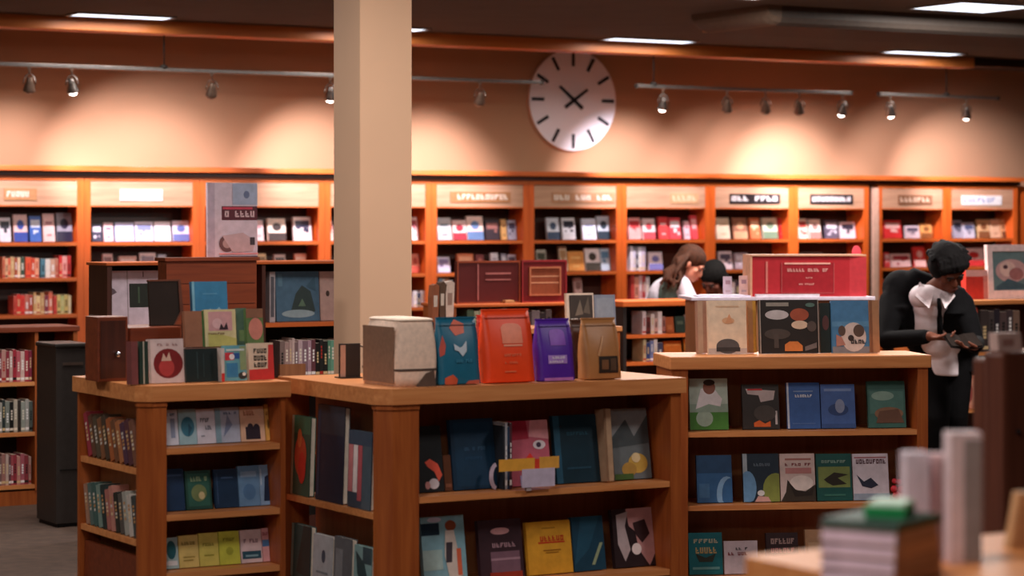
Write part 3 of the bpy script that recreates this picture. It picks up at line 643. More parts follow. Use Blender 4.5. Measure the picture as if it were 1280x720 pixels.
# ------------------------------------------------------------------ books in case C
g = 'face-out books in the right display case'
def C(z, lst, where):
    for (x0, x1, yt, c, art, lb) in lst: faceout(FC, z, .10, x0, x1, yt, c, art, lb+where, T=.02, lean=9, near=True, group=g)
C(ZC[0], [(863,911,475,'#b8c8bc',[('r',0,0,1,.34,'#4c8838'),('e',.38,.22,.22,.16,'#a8c0b0'),('r',0,.34,1,.5,'#98b0a0'),('p',[(.15,.4),(.3,.8),(.6,.85),(.85,.6),(.8,.45),(.5,.5)],'#e8e4e8'),('e',.52,.82,.16,.13,'#8c5848'),('e',.52,.92,.15,.06,'#382820')],'green book showing a person in white, leftmost '),
 (929,975,482,'#342e2c',[('p',[(.1,.9),(.9,.85),(.85,.65),(.5,.6),(.45,.75),(.15,.78)],'#c8b8b8'),('r',.15,.86,.55,.9,'#c03838'),('p',[(.3,.05),(.3,.14),(.45,.2),(.6,.12),(.75,.18),(.75,.05)],'#e0682c'),('r',.88,.1,.94,.4,'#c8c0c0'),('e',.6,.35,.3,.18,'#4c4440')],'dark book with white strokes and orange base '),
 (985,1026,480,'#3c62a4',[('r',0,0,.06,1,'#c8d0e0'),('t',.25,.68,.78,.74,7,'#e8ecf4'),('r',.2,.8,.8,.82,'#8ca4cc'),('r',.15,.1,.85,.12,'#5c7cb4')],'flat blue book with white title line '),
 (1027.5,1070,482,'#4868a8',[('r',.1,.84,.9,.9,'#7c94c4'),('e',.5,.42,.3,.14,'#30487c'),('e',.55,.5,.14,.16,'#8c98b8'),('r',0,0,1,.1,'#3c5890')],'blue book with a dark central picture '),
 (1086,1133,478,'#3c6860',[('r',0,.82,1,1,'#2c544c'),('r',.05,.3,.95,.78,'#507c74'),('e',.55,.3,.38,.14,'#8c6850'),('e',.4,.68,.3,.1,'#88a89c'),('p',[(.2,.1),(.3,.35),(.8,.4),(.95,.1)],'#6c4c3c')],'green book with a brown animal shape, rightmost ')], 'on top shelf, right case')
C(ZC[1], [(872,916,571,'#38689c',[('r',0,.62,1,1,'#2c5078'),('e',.85,.15,.3,.4,'#88b4dc'),('e',.95,.15,.25,.36,'#38689c'),('r',.05,.1,.35,.4,'#4c7cac')],'mid blue book with a pale arc, leftmost '),
 (930,975,569,'#243444',[('r',0,0,.12,1,'#a8b8c4'),('t',.3,.74,.85,.8,7,'#687888'),('e',.12,.3,.24,.34,'#6c9cc8'),('e',.9,.25,.36,.34,'#8c984c'),('p',[(.3,.0),(.75,.0),(.68,.1),(.4,.12)],'#d8a8a0'),('e',.48,.18,.1,.06,'#e8e8e8')],'dark slate book with blue and green circles '),
 (976.5,1020,569,'#d4c0bc',[('r',.15,.86,.9,.9,'#a87068'),('t',.15,.74,.9,.8,8,'#883c40'),('r',.15,.58,.9,.7,'#c08484'),('p',[(0,0),(1,0),(1,.35),(.7,.2),(.45,.25),(.2,.45),(.15,.2)],'#3c342c'),('e',.6,.38,.34,.16,'#e8dcd8'),('p',[(.2,.44),(.45,.22),(.8,.2),(.95,.3),(.9,.12),(.4,.1)],'#2c2420')],'whitish book with a dark curved creature drawing '),
 (1022,1066,569,'#1c5450',[('r',.05,.28,.95,.72,'#7c8c50'),('t',.15,.8,.85,.86,8,'#88a89c'),('p',[(.2,.45),(.5,.6),(.9,.55),(.6,.48),(.85,.35),(.45,.32),(.3,.38)],'#2c2820'),('r',.2,.1,.8,.14,'#3c7468')],'dark green book with an olive bird panel '),
 (1067.5,1112,569,'#d4ccd8',[('t',.1,.78,.95,.88,9,'#58303c'),('r',.05,.9,.95,.93,'#a87078'),('p',[(.1,.55),(.3,.4),(.5,.48),(.7,.32),(.5,.25),(.25,.3)],'#2c3044'),('r',0,.0,1,.14,'#98a8bc')],'white book with maroon title and small dark bird ')], 'on middle shelf, right case')
C(ZC[2], [(862,904,668,'#1c7480',[('t',.15,.75,.9,.85,5,'#c8c8b0'),('t',.2,.5,.85,.65,5,'#d0b880'),('p',[(.2,.5),(.5,.4),(.8,.5),(.7,.3),(.3,.3)],'#343c34'),('r',.1,.12,.9,.18,'#6ca8ac')],'turquoise book with cream lettering, leftmost '),
 (906,948,678,'#dcd0dc',[('t',.35,.72,.9,.8,6,'#343440'),('t',.12,.56,.7,.66,6,'#8c3440')],'white book with dark red and black title '),
 (959,999,668,'#38282c',[('t',.15,.72,.9,.86,6,'#b89c98'),('t',.15,.5,.9,.62,6,'#b05c60')],'dark brown book with pale lettering '),
 (1008,1032,664,'#b48c6c',[('r',.15,.3,.85,.7,'#c8a484')],'plain tan book, rightmost ')], 'on the bottom shelf of the right case')
m = MB(); 
for k, (x, z, r) in enumerate([(0,.02,.02), (.02,.045,.018), (-.012,.05,.016), (.01,.08,.014), (-.01,.085,.012), (.025,.02,.017)]): m.ell((x, -.02, z), (r, .018, r), cmat('#c82c38', .5))
tag(m.build('red_plush', None, FC.P(FC.u(1121, .08), .10, ZC[1]+.002), (0,0,FC.rz)), 'small lumpy red toy at right end of the right case middle shelf', 'toy')

# ------------------------------------------------------------------ things on top of case C
g = 'display books standing on the right case'
def onC(x0, x1, yt, c, art, lb, T=.03, lean=6, v=.16, **k): return faceout(FC, TOP, v, x0, x1, yt, c, art, lb, T=T, lean=lean, near=True, group=g, **k)
onC(886, 934, 377, '#ecd6bc', [('r',0,0,1,.1,'#c8b8b0'),('e',.5,.14,.3,.14,'#5c5858'),('r',.2,.04,.82,.12,'#3c3838'),('e',.52,.62,.16,.06,'#e0b088'),('p',[(.45,.58),(.55,.75),(.65,.58)],'#dca078'),('r',.2,.88,.8,.9,'#dcbc9c')], 'cream book with a grey car drawing on top of the right case')
onC(873, 886, 378, '#a8806c', [('r',0,0,.5,1,'#b89880')], 'brown book edge left of the cream car book, right case top', T=.05, v=.215)
onC(936, 946, 378, '#b88458', [('r',.6,0,1,1,'#d0983c')], 'tan book edge right of the cream car book, right case top', T=.05, v=.215)
onC(950, 1024, 376, '#2a2422', [('e',.3,.72,.2,.09,'#c8c4c8'),('r',.12,.88,.5,.95,'#98948c'),('e',.68,.72,.16,.12,'#a8543c'),('e',.68,.53,.14,.08,'#e0c8b0'),('e',.3,.36,.22,.1,'#4c4440'),('r',.24,.1,.32,.35,'#504844'),
   ('p',[(.42,.04),(.42,.16),(.5,.22),(.64,.22),(.72,.14),(.72,.04)],'#d88444'),('e',.88,.5,.08,.1,'#584c48'),('p',[(.76,.12),(.96,.2),(.96,.1),(.76,.04)],'#787070'),('e',.86,.9,.08,.04,'#5c7c74'),('r',0,0,.02,1,'#a89c94'),('r',.985,0,1,1,'#a89c94')], 'wide black book with rounded white, rust and orange shapes, right case top', T=.025)
onC(1026, 1040, 380, '#1c2826', [('e',.5,.6,.3,.15,'#5c3838')], 'dark green book between the black and blue books, right case top', v=.18)
onC(1041, 1087, 377, '#4c84b4', [('r',0,.0,1,.12,'#8c8c94'),('r',0,.5,1,.6,'#5c94c0'),('e',.58,.3,.34,.28,'#d8ccc8'),('e',.72,.42,.15,.12,'#5c4c44'),('e',.26,.42,.1,.1,'#5c4c44'),('p',[(.1,.12),(.1,.35),(.25,.3),(.35,.15)],'#b88478'),('t',.4,.17,.9,.25,5,'#303038'),('e',.5,.28,.08,.06,'#383030')], 'blue book with a round black and white animal, right case top')
onC(1088, 1100, 377, '#b48460', [('r',.0,0,.3,1,'#8c5c40')], 'narrow tan book at the right end of the right case top', T=.04)

# ------------------------------------------------------------------ pouches and box on case B
def pouch(px0, px1, pyt, pyb_v, c, sidec, art, label, T=.06, lean=3, rz=0, mouth=.8):
    """stand-up gusseted pouch: full at the base, flat crimped top"""
    fr = FB; v = pyb_v; u0, u1 = fr.u(px0, v), fr.u(px1, v); W = u1-u0
    d = fr.P((u0+u1)/2, v).y; H = EYE-(pyt-HY)/FOC*d-TOP
    e = empty('pouch', fr.P((u0+u1)/2, v+T, TOP), (R(-lean), 0, fr.rz+R(rz)))
    m = MB(); cm = cmat(c, .42, var=.05); n = 12; fr_rows = []
    zs = [0, .02, .2, .4, .6, .78, .9, 1.0]; N = 9
    def yf(x, z):      # front surface
        th = T*(1-z)**.6 if z < .9 else T*.12*(1-z)/.1
        th = T*max(.06, (1-(z/1.02)**2.2)); bulge = .010*math.sin(math.pi*min(1, z/.9))*math.cos(x*math.pi*.5)
        return -T/2-th/2-bulge
    front = [[Vector((-W/2+W*(i/(N-1))+.002*math.sin(zz*9+i)*(.2 if 0 < i < N-1 else .9), yf(i/(N-1)*2-1, zz), H*zz)) for i in range(N)] for zz in zs]
    back = [[Vector((p.x, -T/2+(-T/2-p.y), p.z)) for p in row] for row in front]
    rings = [front[k]+back[k][::-1] for k in range(len(zs))]
    m.loft(rings, cm, smooth=True); body = m
    # crimped seal
    m = MB(); m.box(-W/2, W/2, -T/2-.004, -T/2+.004, H, H+.006, cm)
    m.box(-W/2+.004, W/2-.004, -T/2-T*.24, -T/2-T*.18, H*.90, H*.905, cmat(sidec, .5)); m.build('seal', e)
    # printed label follows the front
    m = body; rnd = random.Random(int(px0)); k = 0
    for it in art_polys(art, rnd):
        k += 1; polys = it[0] if len(it) == 3 else [it[0]]
        for pl in polys:
            # subdivide polygon by fan so it follows the bulge
            cx = sum(p[0] for p in pl)/len(pl); cy = sum(p[1] for p in pl)/len(pl)
            dens = []
            for i in range(len(pl)):
                a, b = pl[i], pl[(i+1) % len(pl)]; sN = 5 if len(it) == 2 else 1
                for q in range(sN): dens.append((a[0]+(b[0]-a[0])*q/sN, a[1]+(b[1]-a[1])*q/sN))
            nl = 5 if len(it) == 2 else 1; vs = []; fs = []; L = len(dens)
            P3 = lambda x, y: (-W/2+W*x, yf(x*2-1, y)-.0012-.0004*k, H*y)
            for r_ in range(nl+1):
                f_ = r_/nl
                for p in dens: vs.append(P3(cx+(p[0]-cx)*f_, cy+(p[1]-cy)*f_))
            for r_ in range(nl):
                for i in range(L): fs.append((r_*L+i, r_*L+(i+1) % L, (r_+1)*L+(i+1) % L, (r_+1)*L+i))
            m.add(vs, fs, cmat(it[1], .45))
    m.build('pouch_body', e)
    return tag(e, label, 'pouch', 'stand-up pouches on the middle case')
arch = lambda a, b, c, d, col: ('p', [(a, b), (c, b), (c, d-.06), (c-.05*(c-a)/.4, d-.015), ((a+c)/2+.08, d), ((a+c)/2-.08, d), (a+.05*(c-a)/.4, d-.015), (a, d-.06)], col)
pouch(551, 600, 399, .05, '#1c6a88', '#14485c', [('p',[(.3,.86),(.45,.99),(.68,.92),(.66,.78),(.42,.74)],'#e0684c'),('p',[(.0,.55),(.1,.75),(.16,.6),(.12,.46),(.0,.42)],'#c8584c'),('p',[(.1,0),(.1,.1),(.3,.15),(.42,.08),(.4,0)],'#d86040'),('p',[(.62,.0),(.7,.05),(.98,.06),(.98,0)],'#c8604c'),
   ('p',[(.35,.62),(.47,.55),(.6,.58),(.68,.66),(.66,.5),(.55,.42),(.45,.5),(.36,.52)],'#c8d4e0'),('t',.38,.33,.8,.38,7,'#3c88a8')], 'teal pouch with orange patches and a pale animal mark', T=.055)
pouch(609, 668, 389, .04, '#ff4c1c', '#802018', [arch(.34,.54,.78,.82,'#f88c6c'),('r',.36,.5,.76,.525,'#f8a080'),('t',.36,.36,.78,.4,8,'#f07850'),('t',.36,.26,.7,.29,7,'#f07850'),('r',.36,.14,.6,.16,'#f07850')], 'bright orange-red pouch with a pale arch, tallest on the middle case', T=.065)
pouch(676, 718, 401, .04, '#5626a4', '#341868', [arch(.32,.58,.78,.85,'#8848c0'),('r',.22,.28,.78,.42,'#b088d8'),('t',.26,.36,.72,.4,6,'#f0e8f8'),('t',.26,.3,.66,.33,6,'#f0e8f8'),('r',.1,.0,.96,.05,'#c078c8')], 'purple pouch with a white lettered label on the middle case', T=.06)
pouch(734, 776, 400, .03, '#b47a48', '#80542c', [('r',.34,.1,.92,.38,'#33261f'),('r',.42,.16,.62,.32,'#7c5438'),('r',.68,.14,.86,.34,'#5c4434'),('p',[(.3,.4),(.5,.72),(.54,.72),(.36,.38)],'#d09868')], 'kraft brown pouch with a dark rectangular label, right end', T=.065)
pouch(601, 613, 396, .13, '#c84838', '#802820', [('r',.1,.5,.5,.8,'#e0988c')], 'narrow red pouch half hidden behind the orange one', T=.04)
pouch(718, 735, 402, .125, '#4c3024', '#2c1c14', [('r',.1,.3,.6,.5,'#5c4030')], 'dark brown pouch behind the kraft one', T=.04)
# fabric storage box
u0 = FB.u(460, .06); e = empty('fabric_box', FB.P(.135-.13, .30, TOP), (0,0,FB.rz)); 
def fbox():
    fr = FB; front_v = .055
    a, b = fr.u(497, front_v), fr.u(546, front_v); W = b-a; Dd = .28
    d = fr.P(a, front_v).y; H = EYE-(401-HY)/FOC*d-TOP
    e.location = fr.P(a, front_v, TOP)
    m = MB(); n = 10; rings = []
    for k in range(9):
        z = k/8; ins = .018*z*z; bul = .006*math.sin(math.pi*z); r = .02
        x0, x1, y0, y1 = ins-bul, W-ins*.2+bul, ins-bul, Dd-ins+bul
        ring = []
        for cx, cy, a0 in ((x1-r, y0+r, -90), (x1-r, y1-r, 0), (x0+r, y1-r, 90), (x0+r, y0+r, 180)):
            for q in range(5): an = R(a0+q*22.5); ring.append((cx+r*math.cos(an), cy+r*math.sin(an), H*z))
        rings.append(ring)
    m.loft(rings, cmat('#f0d4c0', .9, var=.10, scale=60)); m.build('box_body', e)
    m = MB(); rr = []
    for zz, ex in ((H*.985, .006), (H*1.0, .008), (H*1.02, .0), (H*1.03, -.02)):
        rr.append([(Vector(p)-Vector((W/2, Dd/2, 0)))*(1+ex/W) for p in rings[-1]])
        rr[-1] = [(p.x+W/2, p.y+Dd/2, zz) for p in rr[-1]]
    m.loft(rr, cmat('#f0dcc8', .85)); m.build('lid', e)
    m = MB(); br = []
    for zz in (H*.235, H*.27):
        base = rings[2]; br.append([(W/2+(p[0]-W/2)*1.012, Dd/2+(p[1]-Dd/2)*1.012, zz) for p in base])
    m.loft(br, cmat('#54443c', .8), cap=False); m.build('band', e)
    m = MB(); m.prism([(W*.45, 0), (W*.95, 0), (W*.9, H*.24), (W*.7, H*.2)], -.010, -.006, cmat('#5c4a40', .8), axis='y'); m.build('front_patch', e)
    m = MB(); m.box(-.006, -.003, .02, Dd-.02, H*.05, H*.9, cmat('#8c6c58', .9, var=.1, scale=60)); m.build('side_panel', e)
fbox(); tag(e, 'taupe fabric storage box with dark band, left end of the middle case', 'storage box')
faceout(FB, TOP, .15, 540, 545, 404, '#3c3c3c', [('r',.3,0,.6,1,'#8c8c84')], 'thin dark grey book between the fabric box and teal pouch', T=.04, lean=4, near=True)
# black card holder with wire
BK = FB.side()
ch = empty('card_holder', FB.P(FB.u(424, .60), .60, TOP), (0,0,FB.rz+R(-6)))
m = MB(); m.box(0, .085, 0, .008, 0, .13, cmat('#1c1a1a', .4), bev=.002); m.box(0, .085, -.02, .05, 0, .004, cmat('#1c1a1a', .4)); m.build('back_plate', ch)
m = MB(); m.box(.004, .024, -.004, -.0005, .006, .124, cmat('#b08c7c', .6)); m.build('paper_insert', ch)
m = MB(); m.tube([(.085, .004, .12), (.11, .0, .11), (.125, .0, .095), (.125, 0, .05), (.12, 0, .004)], .003, cmat('#3c3430', .4), 6); m.build('wire_arm', ch)
tag(ch, 'small black card holder with a bent wire at the foot of the column', 'card holder')

# ------------------------------------------------------------------ on top of case A: boxes, riser, books
def boxobj(name, fr, px0, px1, v0, v1, z0, pyt, mat, label, cat, extra=None, bev=.004, group=None):
    u0, u1 = fr.u(px0, v0), fr.u(px1, v0); zt = fr.z(pyt, (px0+px1)/2, v0)
    e = empty(name, fr.P(u0, v0, z0), (0,0,fr.rz)); m = MB(); m.box(0, u1-u0, 0, v1-v0, 0, zt-z0, mat, bev=bev); m.build('body', e)
    if extra: extra(e, u1-u0, v1-v0, zt-z0)
    return tag(e, label, cat, group)
def kn(e, W, D, H):
    m = MB(); m.ell((W*.62, -.012, H*.42), (.012, .012, .012), cmat('#b8b8c0', .15, 1.0)); m.tube([(W*.62, 0, H*.42), (W*.62, -.01, H*.42)], .006, CHROME); m.build('knob', e)
    m = MB(); m.box(.01, W-.01, -.003, 0, .012, H-.014, DARKWOOD); m.build('drawer_front', e)
boxobj('wooden_box', FA, 122, 160, .30, .43, TOP, 396, REDWOOD, 'red-brown wooden box with a shiny knob on the left case', 'box', kn)
boxobj('wooden_box', FA, 163, 226, .33, .58, TOP, 409, REDWOOD, 'lower wooden box behind the white book, under the tilted dark panel', 'box')
# riser with two steps
ru0, ru1 = FA.u(232, .18), WA-.01
e = empty('book_riser', FA.P(ru0, .18, TOP), (0,0,FA.rz)); W = ru1-ru0
xs = FA.u(228, .44)+.012-ru0
m = MB(); m.box(0, W, 0, .145, 0, .118, DARKWOOD, bev=.003); m.build('lower_step', e)
m = MB(); m.box(xs, W, .151, .30, 0, .235, DARKWOOD, bev=.003); m.build('upper_step', e)
tag(e, 'dark two-step wooden riser behind the front books on the left case', 'riser')
g = 'books standing on top of the left case'
def onA(x0, x1, yt, c, art, lb, T=.022, lean=6, v=.09, z=TOP, **k): return faceout(FA, z, v, x0, x1, yt, c, art, lb, T=T, lean=lean, near=True, group=g, **k)
onA(187, 231, 425, '#d8c4c4', [('e',.55,.44,.42,.34,'#7c2428'),('e',.5,.35,.22,.2,'#b84444'),('p',[(.35,.5),(.42,.68),(.5,.56),(.58,.7),(.64,.5)],'#d8b8a8'),('t',.25,.84,.85,.9,7,'#b08c8c'),('r',.0,0,.05,1,'#b8a8a4')], 'white book with a round maroon picture on the left case', v=.10)
onA(233, 273, 437, '#1c2a2c', [('r',.35,.1,.38,.9,'#34484c'),('r',.55,.15,.57,.85,'#34484c')], 'large black book in front row of the left case')
onA(281, 309, 433, '#68a8b8', [('r',.05,.58,.45,.8,'#c83c48'),('r',.4,.62,.7,.78,'#2c58a0'),('r',.1,.1,.6,.5,'#3c80b0'),('e',.35,.68,.12,.08,'#e8e8f0'),('r',.7,.3,.98,.98,'#88a078'),('e',.8,.14,.2,.1,'#383838'),('e',.86,.18,.08,.05,'#e8e0d8'),('r',.1,.84,.9,.9,'#c8d8d8')], 'colourful comic-like book in blue, red and green, left case')
onA(312, 343, 430, '#d8c8b4', [('p',[(0,.0),(1,0),(1,.95),(.8,.95),(.75,.3),(0,.28)],'#c83838'),('t',.2,.72,.75,.85,4,'#302c28'),('t',.2,.52,.75,.66,4,'#302c28'),('t',.2,.34,.75,.47,4,'#302c28')], 'cream and red book with heavy black lettering, left case')
faceout(FA, TOP, .10, 165, 173, 428, '#804848', [], 'thin maroon book at the left end of the left case front row', T=.05, lean=3, near=True, group=g)
faceout(FA, TOP, .10, 175, 186, 428, '#283c34', [('r',.4,0,.55,1,'#c0b8a8')], 'dark green book with pale stripe, left of the white book', T=.05, lean=3, near=True, group=g)
faceout(FA, TOP, .09, 278, 280, 436, '#d8d0cc', [('r',0,0,1,.25,'#c83838')], 'thin white and red spine between black and colourful books', T=.05, lean=2, near=True, group=g)
z2 = TOP+.118
onA(232, 256, 390, '#9c6c54', [('r',.9,0,1,1,'#3c6838')], 'plain brown book on the riser, left of the cat picture book', v=.26, z=z2)
onA(257, 296, 388, '#d4cc9c', [('r',.12,.42,.88,.94,'#d0a0a4'),('p',[(.1,0),(1,0),(1,.2),(.6,.3),(.1,.35)],'#c4c070'),('e',.4,.62,.16,.14,'#e0b8bc'),('p',[(.45,.45),(.52,.62),(.6,.5),(.7,.65),(.74,.45)],'#3c2c34'),('t',.1,.32,.7,.37,8,'#886c48')], 'yellow-green book with a pink blossom and cat picture, on riser', v=.26, z=z2)
onA(297, 310, 387, '#587464', [('r',.2,.1,.8,.4,'#7c9868')], 'grey-green book edge on the riser', v=.31, z=z2, T=.04)
onA(309, 330, 387, '#5c7c4c', [('e',.55,.45,.42,.3,'#c88478'),('r',0,.75,1,1,'#84604c')], 'green book with a round pink shape, right on the riser', v=.26, z=z2)
onA(241, 285, 353, '#3c84b0', [('r',0,0,.07,1,'#80b8d0'),('p',[(.2,.0),(.3,.12),(.35,.02),(.5,.16),(.6,.03),(.75,.2),(.9,.0)],'#88b8d0'),('r',.3,.6,.7,.63,'#5c9cc0')], 'bright blue book standing highest on the riser', v=.42, z=TOP+.235)
# tilted dark panel with wooden edge
fr = FA; v = .42; zb = fr.z(409, 195, .33)
u0, u1 = fr.u(188, v), fr.u(228, v); W = u1-u0; H = (fr.z(352, 205, v)-zb)
e = empty('tilted_frame', fr.P(u0, v+.02, zb), (R(-7), 0, fr.rz))
m = MB(); m.prism([(0, .0), (W*.72, 0), (W, .35*H), (W, H), (0, H)], -.02, -.008, cmat('#2c211c', .35), axis='y'); m.build('dark_face', e)
m = MB(); m.prism([(0, -.0), (W*.72, -.0), (W*.94, .3*H), (W*.92, H), (W, H+.004), (W+.006, .33*H), (W*.75, 0)], -.024, 0, wood('#5c3020', '#784028', name='panel_edge'), axis='y')
m.box(0, W, -.022, 0, H, H+.006, wood('#5c3020', '#784028', name='panel_edge')); m.build('wooden_edge', e)
tag(e, 'tilted dark panel with a brown wooden rim above the white book', 'display panel')
# red-brown freestanding panel unit behind
FP = Fr(208, 10.55)
def grooves(e, W, D, H):
    m = MB()
    for k in range(3): m.box(.01, W-.01, -.002, 0, H-.1-.09*k, H-.098-.09*k, DARKWOOD)
    m.box(-.01, W+.01, -.01, D+.01, H, H+.015, REDWOOD); m.build('cap_and_grooves', e)
boxobj('wooden_partition', FP, 208, 321, 0, .10, 0, 326, REDWOOD, 'tall plain red-brown wooden partition behind the blue book', 'partition', grooves, bev=.003)

# ------------------------------------------------------------------ generic open shelf unit
def unit(fr, px0, px1, depth, top, shelves, label, wm=WALLWOODX, side=CASE, back=WALLBACK, topmat=None, st=.022, tt=.03, dividers=(), name='bookcase', zbase=0.0):
    u0, u1 = fr.u(px0), fr.u(px1); W = u1-u0
    e = empty(name, fr.P(u0, 0, 0), (0,0,fr.rz))
    m = MB(); m.box(-.01, W+.01, -.012, depth, top-tt, top, topmat or wm, bev=.004); m.build('top', e)
    for x in (0, W-.025):
        m = MB(); m.box(x, x+.025, 0, depth-.012, 0, top-tt, side); m.build('side_panel', e)
    m = MB(); m.box(.025, W-.025, depth-.03, depth-.012, 0, top-tt, back); m.build('back_panel', e)
    for d in dividers:
        x = fr.u(d)-u0; m = MB(); m.box(x-.01, x+.01, 0.002, depth-.031, .08, top-tt, side); m.build('divider', e)
    for z in shelves:
        m = MB(); m.box(.026, W-.026, .004, depth-.031, z-st, z, wm); m.build('shelf', e)
    m = MB(); m.box(.026, W-.026, .01, .03, 0, .08, side); m.build('plinth', e)
    return tag(e, label, 'bookcase')
# T: tall unit behind left case
FT = Fr(134, 12.0); topT = FT.z(328, 150)
zT1 = FT.z(403, 376); zT2 = FT.z(472, 376)
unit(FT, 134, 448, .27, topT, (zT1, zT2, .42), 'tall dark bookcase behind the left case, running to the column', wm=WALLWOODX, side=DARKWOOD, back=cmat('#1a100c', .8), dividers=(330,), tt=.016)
g = 'large books on the bookcase behind the left case'
def onT(x0, x1, yt, c, art, lb, z=zT1, v=.12, T=.025, lean=4, **k): return faceout(FT, z, v, x0, x1, yt, c, art, lb, T=T, lean=lean, near=True, group=g, **k)
onT(134, 205, 339, '#dcd0e0', [('r',.36,0,.38,1,'#b0a4b0'),('r',.4,.32,1,.76,'#26302c'),('p',[(0,.5),(.18,.6),(.14,.66),(.02,.72)],'#6c5c68'),('r',.64,.88,.66,.98,'#6c5c64'),('r',.55,.4,.58,.7,'#48604c'),('r',.75,.38,.78,.66,'#48604c')], 'large white cover with a dark rectangular window, behind the wooden boxes', cat='book')
onT(346, 400, 340, '#44647c', [('p',[(.3,.1),(.45,.55),(.6,.72),(.8,.6),(.9,.2),(.7,.08)],'#2c3c3c'),('e',.5,.15,.38,.08,'#8ca0a8'),('r',.05,.7,.15,.95,'#54788c'),('p',[(.5,.3),(.6,.45),(.68,.3)],'#56705c'),('p',[(.7,.7),(.9,.9),(.92,.6)],'#38586c')], 'large blue painted cover with a dark mound, left of the column')
onT(401, 420, 340, '#c4a49c', [('e',.5,.55,.12,.06,'#483830')], 'pinkish cover beside the blue painted one, cut by the column', v=.13)
onT(337, 344, 340, '#a8a0a4', [('r',.2,.1,.8,.9,'#585860')], 'narrow grey spine left of the blue painted cover', T=.08, v=.16, lean=0)
spine_row(FT, zT2, .034, 350, 426, [425,427,426,424,428], ['#806c68','#a88c88','#b89c98','#c8b0ac','#7c6468','#c0a8b0','#886c78','#b090a0','#683c44','#181818','#202424','#1c2020','#5c9078','#6ca48c','#7c948c','#b09488'], 'in the bookcase left of the column', 'upright books left of the column')
m = MB(); W = FT.u(382, .01)-FT.u(350, .01); m.box(0, W, 0, .018, 0, .07, wood('#8c5838', '#a46c48', name='tray_wood'))
tag(m.build('wooden_tray', None, FT.P(FT.u(350, .008), .008, zT2+.001), (0,0,FT.rz)), 'small wooden tray front before the spines left of the column', 'tray')
# tall poster on T
faceout(FT, topT, .20, 260, 322, 229, '#d8ccdc', [('r',0,0,.14,1,'#c0b4c8'),('r',.28,.52,1,.70,'#5c2c38'),('t',.34,.56,.96,.64,6,'#e0c8d0'),('r',.3,.66,.9,.69,'#c84860'),('r',.5,.72,1,.99,'#a8b8d4'),('e',.78,.85,.06,.05,'#6c7ca0'),('e',.38,.22,.16,.11,'#6c4c50'),('e',.38,.22,.09,.06,'#b89898'),('p',[(.28,.32),(.7,.36),(.95,.26),(.9,.12),(.5,.1)],'#c8b0b8'),('r',.84,.2,.94,.3,'#484048'),('r',.22,0,1,.06,'#504050'),('r',.22,.08,1,.1,'#e8a0a8')],
   'tall white printed poster board standing left of the column', T=.02, lean=1, near=True, cat='poster', name='poster_board')
# Z: far left low bookcase + bin
FZ = Fr(46, 13.75)
zz = [FZ.z(y, 20) for y in (478, 541, 607)]
unit(FZ, -80, 97, .35, FZ.z(409, 20), zz, 'low dark bookcase with three rows of spines at the far left edge', wm=CASEX, side=CASE, back=WALLBACK, topmat=REDWOOD, dividers=(46,))
gz = 'upright books in the low bookcase at far left'
spine_row(FZ, zz[0], .03, -6, 40, [438,440,437], ['#a05058','#883848','#c09088','#903040','#c8a8a0','#a83040','#c0606c','#d8b8b0','#a83444','#883048'], 'in top row, low far-left bookcase', gz)
spine_row(FZ, zz[1], .03, -6, 41, [501,503,500], ['#504c48','#a0a098','#303c3c','#848c84','#1c1c1c','#b8b0a0','#3c3430','#98a098','#a8a8a4','#5c6864'], 'in middle row, low far-left bookcase', gz)
spine_row(FZ, zz[2], .03, -6, 39, [569,571,568], ['#c0a098','#806460','#a87870','#d0b8b0','#70484c','#b0545c','#a03c48','#c88c84','#b0606c','#903c44','#c09c90'], 'in bottom row, low far-left bookcase', gz)
FN = Fr(70, 12.7)
u1 = FN.u(112); e = empty('bin', FN.P(0,0,0), (0,0,FN.rz)); hN = FN.z(436, 60)
m = MB(); m.prism([(0, 0), (u1, 0), (u1+.0, .3), (0, .3)], 0.02, hN, cmat('#433d3a', .45), axis='z'); m.build('body', e)
m = MB(); m.box(-.008, u1+.008, -.008, .308, hN, hN+.025, cmat('#38322f', .4), bev=.01); m.build('lid', e)
m = MB(); m.box(u1*.2, u1*.8, -.004, 0, hN-.09, hN-.075, cmat('#5c4c44', .4)); m.box(.02, u1-.02, -.003, 0, .3, .304, cmat('#1c1a1a', .5)); m.build('front_slot', e)
m = MB(); m.box(.01, u1-.01, .01, .29, 0, .02, cmat('#141212', .6)); m.build('foot', e)
tag(e, 'tall dark grey cabinet bin standing left of the left case', 'bin')

# ------------------------------------------------------------------ U: maroon boards unit right of the column
FU = Fr(580, 15.0); topU = FU.z(379, 645)
unit(FU, 566, 712, .40, topU, (topU-.28, .45), 'orange-edged bookcase under the two maroon boards, behind the pouches', wm=WALLWOODX, side=CASE, tt=.02)
def board(fr, px0, px1, pyt, v, z, c, label, deco, T=.03, frame_c=None):
    u0, u1 = fr.u(px0, v), fr.u(px1, v); W = u1-u0; H = fr.z(pyt, (px0+px1)/2, v)-z
    e = empty('sign_board', fr.P(u0, v, z), (0,0,fr.rz))
    m = MB(); m.box(0, W, 0, T, 0, H, cmat(c, .35, var=.06)); m.build('board', e)
    fm = cmat(frame_c or c, .4); m = MB()
    for a in ((0, W, H-.012, H), (0, W, 0, .010)): m.box(a[0], a[1], -.006, -.0005, a[2], a[3], fm)
    for a in ((0, .010), (W-.010, W)): m.box(a[0], a[1], -.006, -.0005, .010, H-.012, fm)
    m.build('rim', e); deco(e, W, H); return tag(e, label, 'sign')
